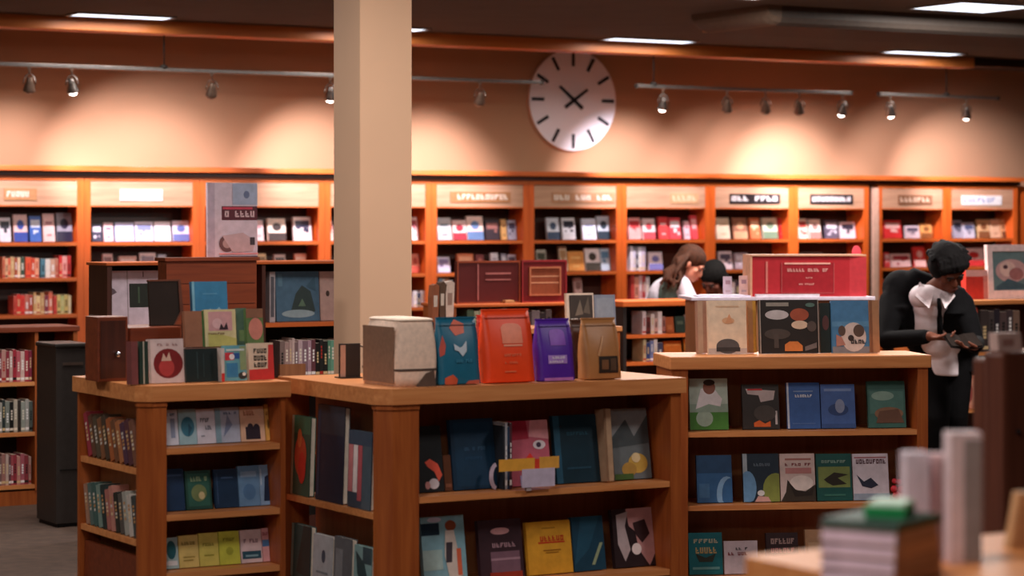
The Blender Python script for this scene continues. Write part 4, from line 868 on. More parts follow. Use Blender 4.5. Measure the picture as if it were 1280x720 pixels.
def deco1(e, W, H):
    m = MB(); c = cmat('#a8605c', .5)
    m.box(W*.32, W*.34, -.004, 0, .02, H-.02, c); m.box(W*.45, W*.85, -.003, 0, H*.68, H*.72, c); m.box(W*.45, W*.85, -.003, 0, H*.54, H*.57, c); m.build('printed_lines', e)
board(FU, 571, 650, 326, .06, topU, '#581c1c', 'dark maroon sign board with two faint lines, right of the column', deco1, frame_c='#8c3c20')
def deco2(e, W, H):
    m = MB(); c = cmat('#a8603c', .35)
    x0, x1, z0, z1 = W*.16, W*.86, H*.16, H*.84; t = .01
    for a in ((x0, x1, z0, z0+t), (x0, x1, z1-t, z1), (x0, x0+t, z0+t, z1-t), (x1-t, x1, z0+t, z1-t)): m.box(a[0], a[1], -.012, -.0005, a[2], a[3], cmat('#b06848', .4))
    m.build('inner_frame', e)
    m = MB(); m.box(x0+t, x1-t, -.004, -.0004, z0+t, z1-t, cmat('#8c4830', .3)); m.box(x0+t, x1-t, -.005, -.004, H*.45, H*.48, cmat('#c88c6c', .3)); m.box(x0+t, x1-t, -.005, -.004, H*.60, H*.63, cmat('#c88c6c', .3)); m.build('plaque', e)
board(FU, 652, 708, 325, .05, topU, '#6c1c20', 'smaller maroon board with a framed copper plaque', deco2, frame_c='#8c2428')
spine_row(FU, topU-.28, .03, 584, 640, [388,390,387], ['#587058','#c8c8a8','#a8b090','#d8d0c8','#6c8068','#b8b8b0','#4c5848'], 'under the dark maroon sign board', 'upright books under the maroon boards')
spine_row(FU, topU-.28, .03, 648, 690, [388,391], ['#a88c88','#504040','#88787c','#3c3034','#685858'], 'under the copper plaque board', 'upright books under the maroon boards')
m = MB(); m.box(0, .07, -.05, 0, 0, .012, cmat('#b07848', .5)); m.box(.005, .065, -.045, -.005, .012, .02, cmat('#d09868', .5))
tag(m.build('flat_book', None, FU.P(FU.u(632), .05, topU), (0,0,FU.rz)), 'small tan book lying flat before the dark maroon board', 'book')
# M: low table behind the middle case
FM = Fr(530, 13.0); topM = 1.02
unit(FM, 532, 775, .35, topM, (.62, .3), 'low bookcase hidden behind the pouches carrying upright displays', wm=CASEX, side=CASE, tt=.03)
gM = 'objects standing on the low bookcase behind the pouches'
for k, (a, b, yt, c, lb) in enumerate([(541,549,355,'#94583a','brown upright brochure right beside the column'),(550,557,352,'#5c4434','dark brown upright brochure near the column'),(558,568,351,'#d8c4b8','cream upright brochure with curled top near the column')]):
    fr = FM; v = .10; u0, u1 = fr.u(a, v), fr.u(b, v); W = u1-u0; H = fr.z(yt, a, v)-topM
    m = MB(); prof = [(0, 0), (W*.8, 0), (W, H*.75), (W*1.05, H*.95), (W*.7, H), (W*.1, H*.97), (-W*.1, H*.7)]
    m.prism(prof, 0, .05, cmat(c, .5), axis='y')
    m.add([(W*.15, -.0006, H*.5), (W*.7, -.0006, H*.5), (W*.75, -.0006, H*.75), (W*.15, -.0006, H*.75)], [(0,1,2,3)], cmat('#d8ccc0' if k < 2 else '#a08478', .5))
    tag(m.build('brochure', None, fr.P(u0, v, topM), (0,0,fr.rz)), lb, 'brochure', 'brochures by the column')
faceout(FM, topM, .14, 709, 743, 367, '#dcc8b8', [('r',.1,.04,.96,.94,'#3c3430'),('t',.15,.08,.9,.22,7,'#e8e0d8'),('p',[(.3,.3),(.5,.8),(.6,.35)],'#74685c'),('p',[(.6,.4),(.8,.9),(.85,.35)],'#60564c')], 'framed black and white cover with white script, above the kraft pouch', T=.02, lean=4, near=True, group=gM)
faceout(FM, topM, .14, 744, 770, 369, '#7c8494', [('r',.1,.1,.9,.9,'#88909c')], 'plain grey-blue cover beside the black and white one', T=.02, lean=4, near=True, group=gM)
# wire spinner glass-ish white box
boxobj('small_box', FM, 770, 786, .05, .12, topM, 394, cmat('#e0c0a0', .5), 'small cream box right of the grey-blue cover', 'box', bev=.002) if False else None

# ------------------------------------------------------------------ V: counter in front of the woman
FV = Fr(778, 15.6); topV = FV.z(376, 820)
zV1 = FV.z(418, 820); zV2 = FV.z(452, 820)
unit(FV, 779, 884, .36, topV, (zV1, zV2, .3), 'small bookcase with orange top in front of the long-haired woman', wm=WALLWOODX, side=cmat('#241c1a', .5), tt=.035)
spine_row(FV, zV1, .03, 803, 832, [389,396,392,398], ['#d8c8cc','#6c3030','#e0d0cc','#d8a8a0','#e8d8d8','#a87068'], 'on the upper shelf below the woman', 'upright books below the woman')
faceout(FV, zV1, .10, 833, 843, 397, '#b05c34', [('r',.2,.2,.8,.5,'#c87848')], 'rust orange small book below the woman, upper shelf', T=.02)
faceout(FV, zV1, .10, 845, 857, 396, '#34443c', [('r',.2,.5,.8,.7,'#5c6c5c')], 'dark green small book below the woman, upper shelf', T=.02)
faceout(FV, zV1, .10, 858, 868, 394, '#d8c8c8', [('e',.5,.5,.3,.2,'#807068')], 'whitish small book below the woman, upper shelf', T=.02)
spine_row(FV, zV2, .03, 804, 829, [424,428,426], ['#c8b890','#384880','#7c88b8','#e8e0e0','#4c4c68'], 'on the lower shelf below the woman', 'upright books below the woman')
faceout(FV, zV2, .10, 831, 853, 427, '#d87830', [('r',.1,.75,.9,.9,'#e89850')], 'bright orange small book below the woman, lower shelf', T=.02)
faceout(FV, zV2, .10, 857, 866, 424, '#e09c48', [('r',.1,.2,.9,.4,'#c88030')], 'yellow-orange narrow book below the woman, lower shelf', T=.02)

# ------------------------------------------------------------------ Y: table with maroon box
FY = Fr(868, 13.4, 6); topY = FY.z(371, 960)
e = empty('display_table', FY.P(0,0,0), (0,0,FY.rz)); WY = FY.u(1093); WHT = cmat('#ddd0e0', .4)
m = MB(); m.box(-.02, WY, -.02, .42, topY-.02, topY, WHT, bev=.004); m.build('top', e)
m = MB(); m.box(.02, WY-.02, .02, .40, .1, topY-.02, CASEIN); m.build('body', e)
m = MB(); m.box(.04, WY-.04, .04, .38, 0, .1, DARKWOOD); m.build('plinth', e)
tag(e, 'white-topped display table carrying the red display box', 'table')
u0, u1 = FY.u(940, .03), FY.u(1062, .03); W = u1-u0; H = FY.z(319, 1000, .03)-topY
e = empty('display_box', FY.P(u0, .03, topY), (0,0,FY.rz)); RD = cmat('#b42c34', .35, var=.06); RD2 = cmat('#6e141c', .4); TANM = cmat('#d8a080', .5)
sw = FY.u(1084, .0)-FY.u(1062, .03)
m = MB(); m.box(0, W, 0, .20, 0, H-.006, RD); m.prism([(W, 0), (W+sw, -.012), (W+sw, .2), (W, .2)], 0, H-.010, cmat('#c83c44', .35)); m.build('body', e)
m = MB(); m.box(-.004, W+sw, -.012, .2, H-.005, H+.004, TANM); m.box(-.012, 0, -.008, .2, 0, H+.004, TANM); m.build('tan_edge', e)
m = MB(); m.box(W*.14, W*.16, -.004, 0, .02, H*.85, cmat('#d07870', .4)); m.box(W*.30, W*.84, -.003, 0, H*.08, H*.82, cmat('#a02830', .3)); 
for a in ((W*.30, W*.84, H*.08, H*.09), (W*.30, W*.305, H*.08, H*.82), (W*.835, W*.84, H*.08, H*.82)): m.box(a[0], a[1], -.005, -.003, a[2], a[3], cmat('#c06060', .4))
m.box(W*.33, W*.80, -.006, -.003, H*.78, H*.82, cmat('#f0b0a0', .4)); r_ = random.Random(5)
for q in glyphs(W*.36, H*.60, W*.78, H*.68, 14, r_)+glyphs(W*.48, H*.28, W*.64, H*.32, 8, r_)+glyphs(W*.55, H*.44, W*.62, H*.47, 3, r_): m.add([(p[0], -.0045, p[1]) for p in q], [(0,1,2,3)], cmat('#e8a8a0', .4))
m.build('front_panel', e)
tag(e, 'wide red display box with tan top edge and pale lettering', 'display box')
for (a, b, yt, c, lb) in [(905,915,346,'#dcc4d4','lavender upright booklet right of the seated head'),(925,935,345,'#f0c8c4','pink upright booklet left of the red display box')]:
    faceout(FY, topY, .12, a, b, yt, c, [('r',.2,.6,.8,.8,'#b890a0'),('r',.2,.2,.8,.3,'#c8a8b4')], lb, T=.03, lean=2, group='booklets on the white table')
m = MB(); m.box(0, .30, 0, .14, 0, .008, cmat('#e8e0f4', .5)); m.box(.03, .26, .01, .12, .008, .012, cmat('#f0ecfa', .5))
tag(m.build('paper_pad', None, FY.P(FY.u(872, .01), .0, topY), (0,0,FY.rz+R(1))), 'flat white papers lying on the white table before the woman', 'papers')
m = MB(); m.box(0, .36, 0, .03, 0, .014, cmat('#f4e8f4', .5))
tag(m.build('white_strip', None, FY.P(FY.u(945, -.01), -.012, topY), (0,0,FY.rz)), 'thin white strip lying before the red display box', 'strip')
# red paddle flag on box
e = empty('price_flag', FY.P(FY.u(1079, .1), .26, topY), (0,0,FY.rz)); HH = FY.z(307, 1078, .1)-topY
m = MB(); m.box(-.003, .003, -.003, .003, 0, HH-.05, CASE); m.build('stick', e)
m = MB(); m.prism([(.027*math.cos(a), HH-.04+.04*math.sin(a)) for a in [i*math.pi/8 for i in range(16)]], -.006, -.003, cmat('#e85060', .5), axis='y'); m.build('flag', e)
tag(e, 'small round coral flag on a stick behind the red display box', 'flag')

# ------------------------------------------------------------------ W: bookcase behind the man at right
FW = Fr(1190, 16.0); topW = FW.z(375, 1240)
zW = [FW.z(y, 1215) for y in (441, 512, 572)]
unit(FW, 1160, 1345, .36, topW, zW, 'bookcase at the right edge with the framed picture on it', wm=CASEX, side=CASE)
gW = 'things in the bookcase behind the man'
faceout(FW, topW, .12, 1208, 1235, 338, '#c83c34', [('r',0,.78,1,1,'#e0a8a4'),('r',.8,0,1,.8,'#d8847c')], 'red box-like book with pink top edge, right of the man', T=.05, lean=2, near=True)
# picture frame
u0, u1 = FW.u(1238, .06), FW.u(1300, .06); W = u1-u0; H = FW.z(306, 1260, .06)-topW
e = empty('picture_frame', FW.P(u0, .10, topW), (R(-4), 0, FW.rz)); fm = cmat('#f4d8d8', .45); t = .045
m = MB()
for a in ((0, W, 0, t*1.3), (0, W, H-t, H), (0, t, t*1.3, H-t), (W-t, W, t*1.3, H-t)): m.box(a[0], a[1], -.03, 0, a[2], a[3], fm)
m.build('frame', e)
m = MB(); m.box(t, W-t, -.014, -.004, t*1.3, H-t, cmat('#6c8488', .4)); art = [('e',.5,.5,.40,.30,'#c8a0a0'),('e',.4,.55,.2,.2,'#e0c0b8'),('e',.62,.42,.18,.16,'#a87070'),('p',[(.1,.1),(.4,.3),(.8,.15),(.9,.05),(.1,.02)],'#48606c'),('e',.35,.6,.06,.05,'#5c4048')]
mm = MB(); apply_art(mm, art, W-2*t, H-2.3*t, -.014, random.Random(1), x0=t)
mm.v = [(a, b, c+t*1.3) for a, b, c in mm.v]
for f, k in zip(mm.f, mm.m): m.add([mm.v[i] for i in f], [tuple(range(len(f)))], mm.mats[k])
m.build('painting', e)
tag(e, 'pale pink framed painting of rounded flesh-coloured shapes at right edge', 'picture')
spine_row(FW, zW[0], .04, 1206, 1222, [383,385], ['#e09060','#d8c0b8','#c85040'], 'on the shelf just right of the man', gW)
spine_row(FW, zW[0], .04, 1226, 1275, [386,388], ['#403838','#4c4444','#302c34','#584848','#483c40','#7c6458'], 'under the framed picture', gW)
faceout(FW, zW[1], .08, 1203, 1222, 470, '#d89078', [('r',.1,.1,.9,.9,'#e0a088'),('e',.5,.5,.25,.3,'#a85850')], 'salmon pink book low to the right of the man', T=.02, lean=4, near=True)
faceout(FW, zW[2], .08, 1203, 1221, 541, '#a87858', [('r',.1,.5,.9,.8,'#e0885c')], 'brown and orange book lowest right of the man', T=.02, lean=4, near=True)
spine_row(FW, zW[1], .05, 1180, 1201, [452,455], ['#c8a8b0','#d88878','#806070'], 'behind the man at waist level', gW)

# ------------------------------------------------------------------ right foreground dark cabinet
FG = Fr(1254, 6.0); zG = FG.z(440, 1250)
e = empty('cabinet', FG.P(0,0,0), (0,0,FG.rz)); dwm = wood('#5a3024', '#6c3c2c', name='very_dark_wood')
m = MB(); m.box(0, .7, 0, .075, 0, zG, dwm, bev=.014); m.build('door_panel', e)
m = MB(); m.box(.012, .7, .075, .13, 0, zG-.02, dwm, bev=.01); m.build('body', e)
m = MB(); m.ell((.045, -.006, .86*zG-.02), (.006, .006, .006), BLK); m.build('keyhole_plug', e)
tag(e, 'very dark brown wooden cabinet panel in the right foreground', 'cabinet')
CARD = FG.u(1235, .03)
m = MB(); m.prism([(0, 0), (.078, 0), (.072, .045), (-.004, .045)], -.002, .03, cmat('#d0b0a8', .6), axis='y'); m.add([(.012, -.0025, .012), (.05, -.0025, .012), (.05, -.0025, .03), (.012, -.0025, .03)], [(0,1,2,3)], cmat('#a87c74', .6))
tag(m.build('card', None, FG.P(.01, .03, zG), (0,0,FG.rz)), 'small white card standing on the dark foreground cabinet', 'card')

# ------------------------------------------------------------------ foreground display case with stacked books
FF = Fr(925, 4.22)
e = empty('display_case', FF.P(0,0,0), (0,0,FF.rz)); c = .05
m = MB(); m.prism([(c*.3, 0), (0, -c*.3), (0, -.8), (1.1, -.8), (1.1, 0)], TOP-SL, TOP, CASEX); m.build('top', e)
m = MB(); m.box(.02, .12, -.10, -.02, 0, TOP-SL, CASE); m.build('corner_post', e)
m = MB(); m.box(.02, 1.08, -.03, -.02, 0, TOP-SL, CASEIN); m.box(.13, .14, -.78, -.1, 0, TOP-SL, CASEIN); m.build('inner_panel', e)
for z in (.65, .32):
    m = MB(); m.box(.03, .13, -.78, -.1, z, z+.02, CASEX); m.build('shelf', e)
tag(e, 'blurred wooden display case corner in the right foreground with stacked books', 'display case')
def stack_book(px, D, rz, W, Dp, z, T, cov, pg, label):
    L = (px-HX)/FOC*D; e = empty('book', (L, D, z), (0,0,R(rz)))
    m = MB(); cm = cmat(cov, .5); m.box(-W, 0, 0, Dp, 0, .002, cm); m.box(-W, 0, 0, Dp, T-.002, T, cm); m.box(-.003, 0, 0, Dp, .002, T-.002, cm); m.build('cover', e)
    m = MB(); m.box(-W+.004, -.003, .001, Dp-.004, .002, T-.002, cmat(pg, .8)); m.build('pages', e)
    return tag(e, label, 'book', 'stacked books in the foreground')
zz_ = TOP
cols = [('#b08c84','bottommost'),('#a08078','second from bottom'),('#b89484','third from bottom'),('#a48880','fourth from bottom')]
for k, (c_, nm) in enumerate(cols):
    T = .0215; stack_book(1118+k, 3.84, -36+k*1.2, .135, .17, zz_, T, c_, '#f4d4e4', 'pink-edged book in the foreground stack, %s' % nm); zz_ += T+.0005
stack_book(1122, 3.84, -34, .137, .172, zz_, .014, '#2e4a40', '#506058', 'dark green covered book topping the wider foreground stack'); zz_ += .0145
L = (1132-HX)/FOC*3.90; e = empty('book', (L, 3.90, zz_), (0,0,R(-20)))
m = MB(); m.box(-.068, 0, 0, .09, 0, .018, cmat('#1c8a4c', .5), bev=.002); m.build('cover', e)
m = MB(); m.box(-.062, 0-.004, .004, .088, .018, .024, cmat('#c8e0d0', .6)); m.build('pale_top', e)
tag(e, 'small bright green book with pale top, on the foreground stack', 'book', 'stacked books in the foreground')
def upright(px0, px1, D, pyt, rz, c, sidec, T, label):
    L0 = (px0-HX)/FOC*D; L1 = (px1-HX)/FOC*D; H = EYE-(pyt-HY)/FOC*D-TOP
    e = empty('book', (L0, D, TOP), (0,0,R(rz))); W = (L1-L0)/math.cos(R(rz))
    m = MB(); m.box(0, W, 0, T, 0, H, cmat(c, .5), bev=.002); m.build('cover', e)
    m = MB(); m.box(W*.42, W*.98, -.0015, 0, .005, H-.012, cmat(sidec, .6)); m.build('spine_panel', e)
    return tag(e, label, 'book', 'upright books in the foreground')
upright(1188, 1229, 4.10, 541, 8, '#d8c4c8', '#8c8484', .04, 'tallest whitish book standing behind the foreground stack')
upright(1133, 1163, 4.12, 566, 8, '#d0c4d0', '#c8bcc8', .04, 'pale lavender book standing left behind the foreground stack')
upright(1165, 1186, 4.14, 568, 8, '#d0b0b4', '#8c6c68', .04, 'pinkish book between the two upright pale foreground books')
L = (1262-HX)/FOC*4.3
m = MB(); m.prism([(0, 0), (.09, 0), (.09, .1), (.018, .1)], 0, .03, cmat('#b88c60', .6), axis='y'); m.prism([(.008, .005), (.085, .005), (.085, .095), (.022, .095)], -.0015, 0, cmat('#a87850', .6), axis='y')
tag(m.build('book', None, (L, 4.3, TOP), (0,0,R(10))), 'tan leaning book cut off by the right edge, foreground', 'book')

# ================================================================== people
def bake(o, voxel, smooth=4):
    md = o.modifiers.new('r', 'REMESH'); md.mode = 'VOXEL'; md.voxel_size = voxel; md.use_smooth_shade = True
    if smooth: s = o.modifiers.new('s', 'SMOOTH'); s.factor = .5; s.iterations = smooth
    dg = bpy.context.evaluated_depsgraph_get(); ev = o.evaluated_get(dg)
    me = bpy.data.meshes.new_from_object(ev, depsgraph=dg); mt = list(o.data.materials)
    o.modifiers.clear(); o.data = me
    me.materials.clear()
    for x in mt: me.materials.append(x)
    for p in me.polygons: p.use_smooth = True; p.material_index = 0
    me.name = o.name
def limb(mb, pts, rads, mat, n=14, flat=1.0):
    """rounded tapered limb"""
    pts = [Vector(p) for p in pts]
    mb.tube(pts, rads, mat, n)
    for p, r in zip(pts, rads): mb.ell(p, (r, r, r), mat, nu=12, nv=8)
def hand_(mb, wrist, dirv, palmn, mat, curl=.9, s=1.0, side=1):
    """palm + four fingers + thumb; dirv forward, palmn palm normal (fingers curl towards it)"""
    d = Vector(dirv).normalized(); n = Vector(palmn).normalized(); n = (n-d*n.dot(d)).normalized(); a = d.cross(n)*side
    w = Vector(wrist); q = Matrix((a, d, n)).transposed()
    mb.ell(w+d*.045*s, (.040*s, .052*s, .015*s), mat, rot=q.to_quaternion())
    mb.tube([w-d*.01, w+d*.03*s], [.024*s, .022*s], mat, 10)
    for k, (off, L) in enumerate(((-.030, .066), (-.010, .076), (.010, .072), (.029, .056))):
        p = w+d*.085*s+a*off*s; pts = [p-d*.02*s, p]; an = 0
        for j, f in enumerate((.45, .32, .23)):
            an += curl*(.5 if j == 0 else .6); p = p+(d*math.cos(an)+n*math.sin(an))*L*f*s; pts.append(p)
        limb(mb, pts, [.0095*s, .0095*s, .0088*s, .008*s, .007*s], mat, 8)
    p = w+d*.02*s-a*.03*s; limb(mb, [p, p+(-a*.7+d*.7)*.03*s+n*.008*s, p+(-a*.4+d)*.05*s+n*.022*s, p+(-a*.1+d)*.068*s+n*.036*s], [.013*s, .011*s, .010*s, .008*s], mat, 8)
def head(mb, c, M, mat, s=1.0):
    """M: 3x3, local -Y is the face direction, Z up; c = centre of head"""
    Q = M.to_quaternion(); T = lambda x, y, z: Vector(c)+M @ (Vector((x, y, z))*s)
    mb.ell(T(0, .012, .028), (.075*s, .094*s, .088*s), mat, rot=Q, nu=20, nv=14)
    mb.ell(T(0, -.022, -.045), (.058*s, .062*s, .066*s), mat, rot=Q, nu=18, nv=12)
    mb.ell(T(0, -.062, -.088), (.026*s, .022*s, .020*s), mat, rot=Q)
    mb.ell(T(0, -.086, -.022), (.012*s, .018*s, .024*s), mat, rot=Q)
    mb.ell(T(0, -.094, -.034), (.015*s, .013*s, .011*s), mat, rot=Q)
    mb.ell(T(0, -.076, .018), (.050*s, .014*s, .012*s), mat, rot=Q)
    for sx in (-1, 1):
        mb.ell(T(.042*sx, -.052, -.022), (.022*s, .022*s, .022*s), mat, rot=Q)
        mb.ell(T(.078*sx, .012, -.012), (.010*s, .020*s, .032*s), mat, rot=Q)
    mb.ell(T(0, -.082, -.060), (.022*s, .010*s, .006*s), mat, rot=Q); mb.ell(T(0, -.080, -.070), (.019*s, .010*s, .006*s), mat, rot=Q)
    mb.tube([T(0, .02, -.05), T(0, .035, -.13)], .052*s, mat, 14)
    return T, Q
def face_parts(root, T, Q, s=1.0, lip='#6c3830'):
    for sx in (-1, 1):
        m = MB(); m.ell(T(.030*sx, -.079, -.002), (.012*s, .006*s, .0065*s), cmat('#5c4a42', .6), rot=Q, nu=10, nv=6); m.ell(T(.030*sx, -.084, -.002), (.005*s, .003*s, .005*s), cmat('#181010', .2), rot=Q, nu=8, nv=6); m.build('eye', root)
        m = MB(); m.tube([T(.014*sx, -.091, .018), T(.030*sx, -.092, .024), T(.048*sx, -.080, .018)], .004*s, cmat('#140e0c', .8), 6); m.build('eyebrow', root)
    m = MB(); m.tube([T(-.022, -.086, -.066), T(0, -.094, -.064), T(.022, -.086, -.066)], .004*s, cmat(lip, .5), 6); m.build('lips', root)
def basis(face, up):
    f = Vector(face).normalized(); u = Vector(up); u = (u-f*u.dot(f)).normalized(); y = -f; x = y.cross(u)
    return Matrix((x, y, u)).transposed()
def rel(root, o): return o
# ---- man
def man():
    S = .004633; X = lambda px: (px-HX)*S; Z = lambda py: EYE-(py-HY)*S
    root = empty('person', (X(1192), 14.33, 0)); off = Vector((X(1192), 14.33, 0))
    P = lambda px, y, py: Vector((X(px), y, Z(py)))-off
    skin = cmat('#6c3e2e', .65, var=.06, spec=.2); blk = cmat('#0b0b0d', .9, var=.2, scale=20, spec=.12); wht = cmat('#f2e6ec', .75, var=.05)
    hc = P(1180, 13.86, 336); M = basis((.28, -.72, -.60), (-.06, -.45, .85))
    hipc = P(1193, 14.33, 432); chest = P(1161, 14.10, 392); neck = P(1165, 13.98, 366)
    shL = P(1117, 14.06, 377); shR = P(1203, 14.02, 380)
    elL = P(1106, 13.90, 424); elR = P(1214, 13.88, 428)
    wrL = P(1150, 13.66, 417); wrR = P(1202, 13.60, 428)
    b = MB(); T, Q = head(b, hc, M, skin, 1.10)
    b.tube([hc+Vector((0, .03, -.06)), neck+Vector((0,.02,0))], [.055, .065], skin, 14)
    b.ell((neck+chest)/2, (.10, .08, .10), skin); b.ell(chest, (.12, .09, .14), skin); b.ell((chest+hipc)/2, (.145, .11, .14), skin); b.ell(hipc, (.155, .12, .12), skin)
    limb(b, [shL, elL, wrL], [.045, .042, .028], skin); limb(b, [shR, elR, wrR], [.045, .042, .028], skin)
    kneeL = P(1180, 14.20, 525); ankL = P(1178, 14.30, 606); kneeR = P(1207, 14.30, 525); ankR = P(1210, 14.42, 606)
    hl = hipc+Vector((-.085, 0, -.03)); hr = hipc+Vector((.085, 0, -.03))
    limb(b, [hl, kneeL, ankL], [.085, .058, .04], skin); limb(b, [hr, kneeR, ankR], [.085, .058, .04], skin)
    hand_(b, wrL, (.85, -.25, -.1), (.1, -.2, .9), skin, curl=.8, side=-1)
    hand_(b, wrR, (-.75, -.5, -.05), (.1, -.1, .95), skin, curl=.7, side=1)
    o = b.build('body', root); bake(o, .007, 3)
    face_parts(root, T, Q, 1.10)
    # hair
    b = MB(); H = cmat('#0a0809', .85, var=.3, scale=80, spec=.15)
    b.ell(T(0, .026, .046), (.104, .120, .104), H, rot=Q); b.ell(T(0, .066, -.01), (.092, .076, .094), H, rot=Q)
    for sx in (-1, 1): b.ell(T(.066*sx, .016, .016), (.032, .066, .066), H, rot=Q)
    rr = random.Random(2)
    for k in range(30):
        a1, a2 = rr.uniform(-1, 1), rr.uniform(-.8, 1); b0 = T(.085*a1, .03+.09*a2, .12-.05*abs(a1)-.03*abs(a2)); b.tube([b0, b0+M @ Vector((.02*a1, -.02, .018)), b0+M @ Vector((.03*a1+rr.uniform(-.02,.02), -.045, .018))], [.024, .016, .004], H, 6)
    for k in range(26):
        a = rr.uniform(-1, 1); p0 = T(.07*a, -.02+rr.uniform(-.02, .05), .125-.03*abs(a)); p1 = T(.082*a, -.083+.02*abs(a), .085-.02*abs(a)); p2 = T(.076*a+rr.uniform(-.01, .01), -.096+.02*abs(a), .048+rr.uniform(-.008, .012))
        b.tube([p0, p1, p2], [.014, .012, .004], H, 6)
    o = b.build('hair', root); bake(o, .006, 1)
    # shirt: torso shell and collar
    b = MB()
    fwd = Vector((0, -1, 0))
    b.ell((neck+chest)/2+Vector((.0, -.025, 0)), (.115, .105, .11), wht); b.ell(chest+Vector((0, -.02, 0)), (.115, .125, .15), wht); b.ell((chest+hipc)/2+Vector((0, -.02, 0)), (.115, .125, .17), wht)
    b.ell(hipc+Vector((-.01, -.03, .0)), (.115, .125, .13), wht); b.tube([hipc+Vector((-.02, -.03, 0)), hipc+Vector((-.03, -.035, -.19))], [.11, .115], wht, 22)
    o = b.build('shirt', root); bake(o, .009, 3)
    b = MB()
    b.ell(neck+Vector((-.01, -.03, -.015)), (.115, .09, .065), cmat('#f2e6ec', .75)); b.ell(neck+Vector((-.06, -.01, -.02)), (.08, .09, .07), cmat('#f2e6ec', .75))
    for sx in (-1, 1):
        base = neck+Vector((.045*sx, -.075, .022))
        pts = [neck+Vector((.080*sx, -.03, .065)), neck+Vector((.018*sx, -.125, -.005)), neck+Vector((.045*sx, -.150, -.085)), neck+Vector((.115*sx, -.09, -.015))]
        vs = [p for p in pts]+[p+Vector((0, .012, -.004)) for p in pts]
        b.add(vs, [(0,1,2,3), (7,6,5,4), (0,4,5,1), (1,5,6,2), (2,6,7,3), (3,7,4,0)], cmat('#e4d8dc', .7))
    b.build('collar', root)
    b = MB(); t0 = neck+Vector((.012, -.13, -.03)); t1 = chest+Vector((.05, -.17, -.02)); t2 = chest+Vector((.055, -.165, -.13))
    b.tube([t0, t0*.5+t1*.5+Vector((0,-.015,0)), t1, t2], [.010, .014, .016, .018], blk, 8); b.build('tie', root)
    # jacket: back, two open fronts, sleeves
    b = MB()
    b.ell(chest+Vector((0, .05, .03)), (.225, .11, .18), blk); b.ell(P(1131, 14.12, 362), (.115, .11, .115), blk); b.tube([shL+Vector((0, .03, .02)), P(1150, 14.09, 352), neck+Vector((0, .07, .03)), shR+Vector((0, .03, .02))], [.08, .085, .075, .075], blk, 14); b.ell((chest+hipc)/2+Vector((0, .055, 0)), (.19, .10, .18), blk); b.ell(hipc+Vector((0, .05, -.02)), (.19, .10, .15), blk)
    for sx, sh in ((-1, shL), (1, shR)):
        k = .0 if sx < 0 else .01
        b.tube([sh+Vector((-sx*.06, .01, .035)), sh+Vector((-sx*.045, -.05, -.04)), chest+Vector((sx*.145, -.05, -.03)), (chest+hipc)/2+Vector((sx*.150, -.045, -.02)), hipc+Vector((sx*.145, -.03, -.02)), hipc+Vector((sx*.14, -.025, -.17))], [.06, .080, .085, .078, .072, .062], blk, 14)
        b.ell(sh+Vector((-sx*.02, .02, .012)), (.082, .08, .066), blk)
    limb(b, [shL+Vector((0,.01,0)), (shL+elL)/2, elL, (elL*.45+wrL*.55), wrL*.88+elL*.12], [.074, .066, .058, .05, .043], blk)
    limb(b, [shR+Vector((0,.01,0)), (shR+elR)/2, elR, (elR*.45+wrR*.55), wrR*.88+elR*.12], [.074, .066, .056, .05, .043], blk)
    o = b.build('jacket', root); bake(o, .010, 4)
    b = MB()
    b.ell(hipc+Vector((0, .0, -.06)), (.165, .118, .12), blk)
    for h_, k_, a_ in ((hl, kneeL, ankL), (hr, kneeR, ankR)): limb(b, [h_, k_, a_+Vector((0,0,.0))], [.098, .072, .060], blk)
    o = b.build('trousers', root); bake(o, .010, 3)
    for a_ in (ankL, ankR):
        b = MB(); g_ = Vector((a_.x, a_.y, 0)); b.ell(g_+Vector((0, -.06, .045)), (.045, .13, .045), cmat('#181414', .4)); b.ell(g_+Vector((0, .0, .07)), (.042, .06, .055), cmat('#181414', .4))
        for i, v in enumerate(b.v): b.v[i] = (v[0], v[1], max(0.002, v[2]))
        b.build('shoe', root)
    tag(root, 'person with black hair, open black jacket and white shirt looking down at a dark book', 'person')
    # the book he holds (a thing of its own)
    e = empty('book', P(1186, 13.585, 424)+off, (R(-52), R(4), R(10)))
    for sx in (-1, 1):
        m = MB(); m.prism([(0, 0), (sx*.10, .012), (sx*.10, .016), (0, .004)][::sx], -.075, .075, cmat('#140d0b', .7, spec=.15), axis='y'); m.v = [(x, z, y) for x, z, y in m.v]
        m.build('cover', e)
    m = MB(); m.prism([(-.094, .0165), (0, .0045), (.094, .0165), (.094, .024), (.03, .018), (0, .008), (-.03, .018), (-.094, .024)], -.07, .07, cmat('#1e1612', .9, spec=.1), axis='y'); m.build('pages', e)
    e.rotation_euler = (R(28), 0, R(14))
    tag(e, 'small dark open book held in the hands of the man in black', 'book')
man()
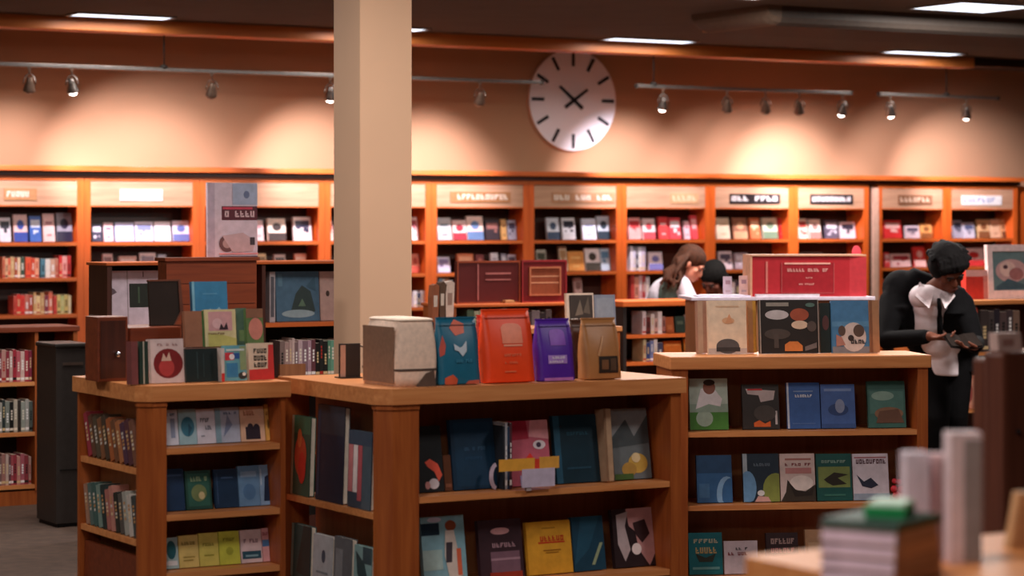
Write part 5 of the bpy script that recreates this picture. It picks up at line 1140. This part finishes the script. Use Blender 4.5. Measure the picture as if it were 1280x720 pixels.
# ---- woman
def woman():
    S = 16.5/FOC; X = lambda px: (px-HX)*S; Z = lambda py: EYE-(py-HY)*S; D0 = 16.5
    off = Vector((X(828), 16.75, 0)); root = empty('person', off)
    P = lambda px, y, py: Vector((X(px), y, Z(py)))-off
    skin = cmat('#cc8870', .55, var=.05); sh = cmat('#c8c0cc', .8, var=.05)
    hc = P(864, 16.45, 331); M = basis((.80, -.25, -.52), (.45, 0, .85))
    neck = P(848, 16.55, 352); chest = P(836, 16.6, 372); hip = P(815, 16.75, 412)
    b = MB(); T, Q = head(b, hc, M, skin, .96)
    b.tube([hc+Vector((-.03, .02, -.05)), neck], [.045, .055], skin)
    b.ell((neck+chest)/2, (.12, .15, .10), skin); b.ell(chest, (.12, .15, .13), skin); b.ell((chest+hip)/2, (.11, .13, .14), skin); b.ell(hip, (.13, .16, .12), skin)
    sA = P(850, 16.40, 356); eA = P(868, 16.34, 392); wA = P(888, 16.30, 386); sB = P(838, 16.78, 358); eB = P(862, 16.86, 398); wB = P(884, 16.62, 388)
    for a, e_, w in ((sA, eA, wA), (sB, eB, wB)): limb(b, [a, e_, w], [.046, .036, .025], skin)
    hand_(b, wA, (1, .1, .1), (0, .4, .6), skin, curl=.6, s=.92); hand_(b, wB, (1, -.3, .1), (0, -.4, .6), skin, curl=.6, s=.92, side=-1)
    for dy in (-.09, .09):
        k = Vector((X(822), 16.7+dy, .48))-off; an = Vector((X(816), 16.78+dy, .08))-off
        limb(b, [hip+Vector((0, dy, -.03)), k, an], [.085, .055, .037], skin)
    o = b.build('body', root); bake(o, .008, 3); face_parts(root, T, Q, .96, '#a85048')
    b = MB()
    b.ell((neck+chest)/2+Vector((0,0,-.01)), (.135, .175, .11), sh); b.ell(chest, (.14, .17, .14), sh); b.ell((chest+hip)/2, (.125, .15, .16), sh); b.ell(hip, (.145, .175, .13), sh)
    for a, e_ in ((sA, eA), (sB, eB)): limb(b, [a, a*.3+e_*.7], [.068, .060], sh)
    o = b.build('shirt', root); bake(o, .009, 3)
    b = MB(); tr = cmat('#2c3044', .8)
    b.ell(hip+Vector((0,0,-.08)), (.14, .17, .10), tr)
    for dy in (-.09, .09):
        k = Vector((X(822), 16.7+dy, .48))-off; an = Vector((X(816), 16.78+dy, .09))-off
        limb(b, [hip+Vector((0, dy, -.06)), k, an], [.096, .068, .055], tr)
    o = b.build('trousers', root); bake(o, .010, 3)
    for dy in (-.09, .09):
        b = MB(); g_ = Vector((X(816), 16.78+dy, 0))-off; b.ell(g_+Vector((.05, 0, .04)), (.12, .042, .042), cmat('#3c3430', .5))
        for i, v in enumerate(b.v): b.v[i] = (v[0], v[1], max(0.002, v[2]))
        b.build('shoe', root)
    # hair: crown plus long strands falling down her back
    b = MB(); H = cmat('#3a1c0c', .8, var=.35, scale=50, spec=.25)
    b.ell(T(0, .028, .045), (.088, .105, .092), H, rot=Q); b.ell(T(0, .075, -.02), (.082, .06, .10), H, rot=Q)
    for sx in (-1, 1): b.ell(T(.066*sx, .05, -.01), (.024, .048, .085), H, rot=Q)
    rr = random.Random(9)
    for k in range(46):
        a = rr.uniform(-1, 1); s0 = T(.07*a, .05+rr.uniform(-.02, .03), .09-.03*abs(a))
        m1 = P(850+rr.uniform(-7, 6), 16.47+.13*a, 328+rr.uniform(-6, 9)); m2 = P(839+rr.uniform(-10, 13), 16.42+.14*a, 343+rr.uniform(-6, 5)); m3 = P(829+rr.uniform(-8, 18), 16.38+.14*a, 358+rr.uniform(-7, 6))
        b.tube([s0, m1, m2, m3], [.018, .018, .014, .004], H, 6)
    o = b.build('hair', root); bake(o, .007, 1)
    # sage green shoulder bag / hood lying on the back
    b = MB(); b.ell(P(835, 16.40, 369), (.075, .06, .10), cmat('#56645c', .85)); b.ell(P(838, 16.38, 356), (.06, .06, .06), cmat('#56645c', .85))
    o = b.build('hood', root); bake(o, .009, 4)
    tag(root, 'person with long brown hair and pale top bending over in profile', 'person')
woman()
def other():
    S = 17.0/FOC; X = lambda px: (px-HX)*S; Z = lambda py: EYE-(py-HY)*S
    off = Vector((X(893), 17.1, 0)); root = empty('person', off); P = lambda px, y, py: Vector((X(px), y, Z(py)))-off
    skin = cmat('#5c2c1c', .6, var=.05); cl = cmat('#3c2018', .8)
    hc = P(891, 16.98, 350); M = basis((-.5, -.7, -.55), (-.2, -.4, .9))
    neck = P(893, 17.08, 375); chest = P(895, 17.12, 395); hip = P(896, 17.2, 440)
    b = MB(); T, Q = head(b, hc, M, skin, 1.0); b.tube([hc+Vector((0,.02,-.05)), neck], [.05, .055], skin)
    b.ell(chest, (.15, .10, .13), skin); b.ell((chest+hip)/2, (.13, .1, .16), skin); b.ell(hip, (.15, .11, .12), skin)
    for sx in (-1, 1):
        s_ = chest+Vector((sx*.15, 0, .07)); e_ = chest+Vector((sx*.18, -.05, -.19)); w = chest+Vector((sx*.08, -.25, -.15))
        limb(b, [s_, e_, w], [.05, .038, .026], skin); hand_(b, w, (-sx*.4, -1, .1), (0, 0, 1), skin, curl=.6, s=.95, side=sx)
        limb(b, [hip+Vector((sx*.08, 0, -.03)), Vector((sx*.09, .03, .45)), Vector((sx*.09, .08, .08))], [.085, .055, .038], skin)
    o = b.build('body', root); bake(o, .008, 3); face_parts(root, T, Q)
    b = MB(); b.ell(chest+Vector((0,0,.01)), (.175, .125, .15), cl); b.ell((chest+hip)/2, (.155, .125, .19), cl); b.ell(hip, (.17, .13, .13), cl)
    for sx in (-1, 1): limb(b, [chest+Vector((sx*.15, 0, .07)), chest+Vector((sx*.18, -.05, -.19)), chest+Vector((sx*.11, -.18, -.16))], [.068, .055, .042], cl)
    o = b.build('jacket', root); bake(o, .010, 3)
    b = MB(); tr = cmat('#22242c', .8)
    b.ell(hip+Vector((0,0,-.08)), (.16, .125, .10), tr)
    for sx in (-1, 1): limb(b, [hip+Vector((sx*.08, 0, -.06)), Vector((sx*.09, .03, .45)), Vector((sx*.09, .08, .09))], [.096, .068, .055], tr)
    o = b.build('trousers', root); bake(o, .010, 3)
    for sx in (-1, 1):
        b = MB(); b.ell((sx*.09, .02, .04), (.042, .13, .042), cmat('#201c1c', .5))
        for i, v in enumerate(b.v): b.v[i] = (v[0], v[1], max(0.002, v[2]))
        b.build('shoe', root)
    b = MB(); H = cmat('#0a0807', .85, var=.3, scale=60, spec=.15)
    b.ell(T(0, .024, .045), (.092, .108, .094), H, rot=Q); b.ell(T(0, .07, -.02), (.082, .06, .09), H, rot=Q)
    for sx in (-1, 1): b.ell(T(.066*sx, .03, .0), (.024, .055, .07), H, rot=Q)
    o = b.build('hair', root); bake(o, .007, 1)
    tag(root, 'person with short black hair, head bowed, just right of the long-haired one', 'person')
other()

# ================================================================== world, camera, output
w = bpy.data.worlds.new('World'); SC.world = w; w.use_nodes = True
w.node_tree.nodes['Background'].inputs[0].default_value = (.05, .035, .03, 1); w.node_tree.nodes['Background'].inputs[1].default_value = 0.3
cam = bpy.data.cameras.new('camera'); co = bpy.data.objects.new('camera', cam); COL.objects.link(co); SC.camera = co
co.location = (0, 0, EYE); co.rotation_euler = (R(90), 0, 0)
cam.sensor_width = 36; cam.lens = FOC/1280*36; cam.shift_y = -(360-HY)/1280; cam.clip_end = 100
cam.dof.use_dof = True; cam.dof.focus_distance = 10.8; cam.dof.aperture_fstop = 3.0
SC.view_settings.view_transform = 'Standard'; SC.view_settings.look = 'None'; SC.view_settings.gamma = 1; SC.view_settings.use_curve_mapping = False
SC.view_settings.exposure = 0.14
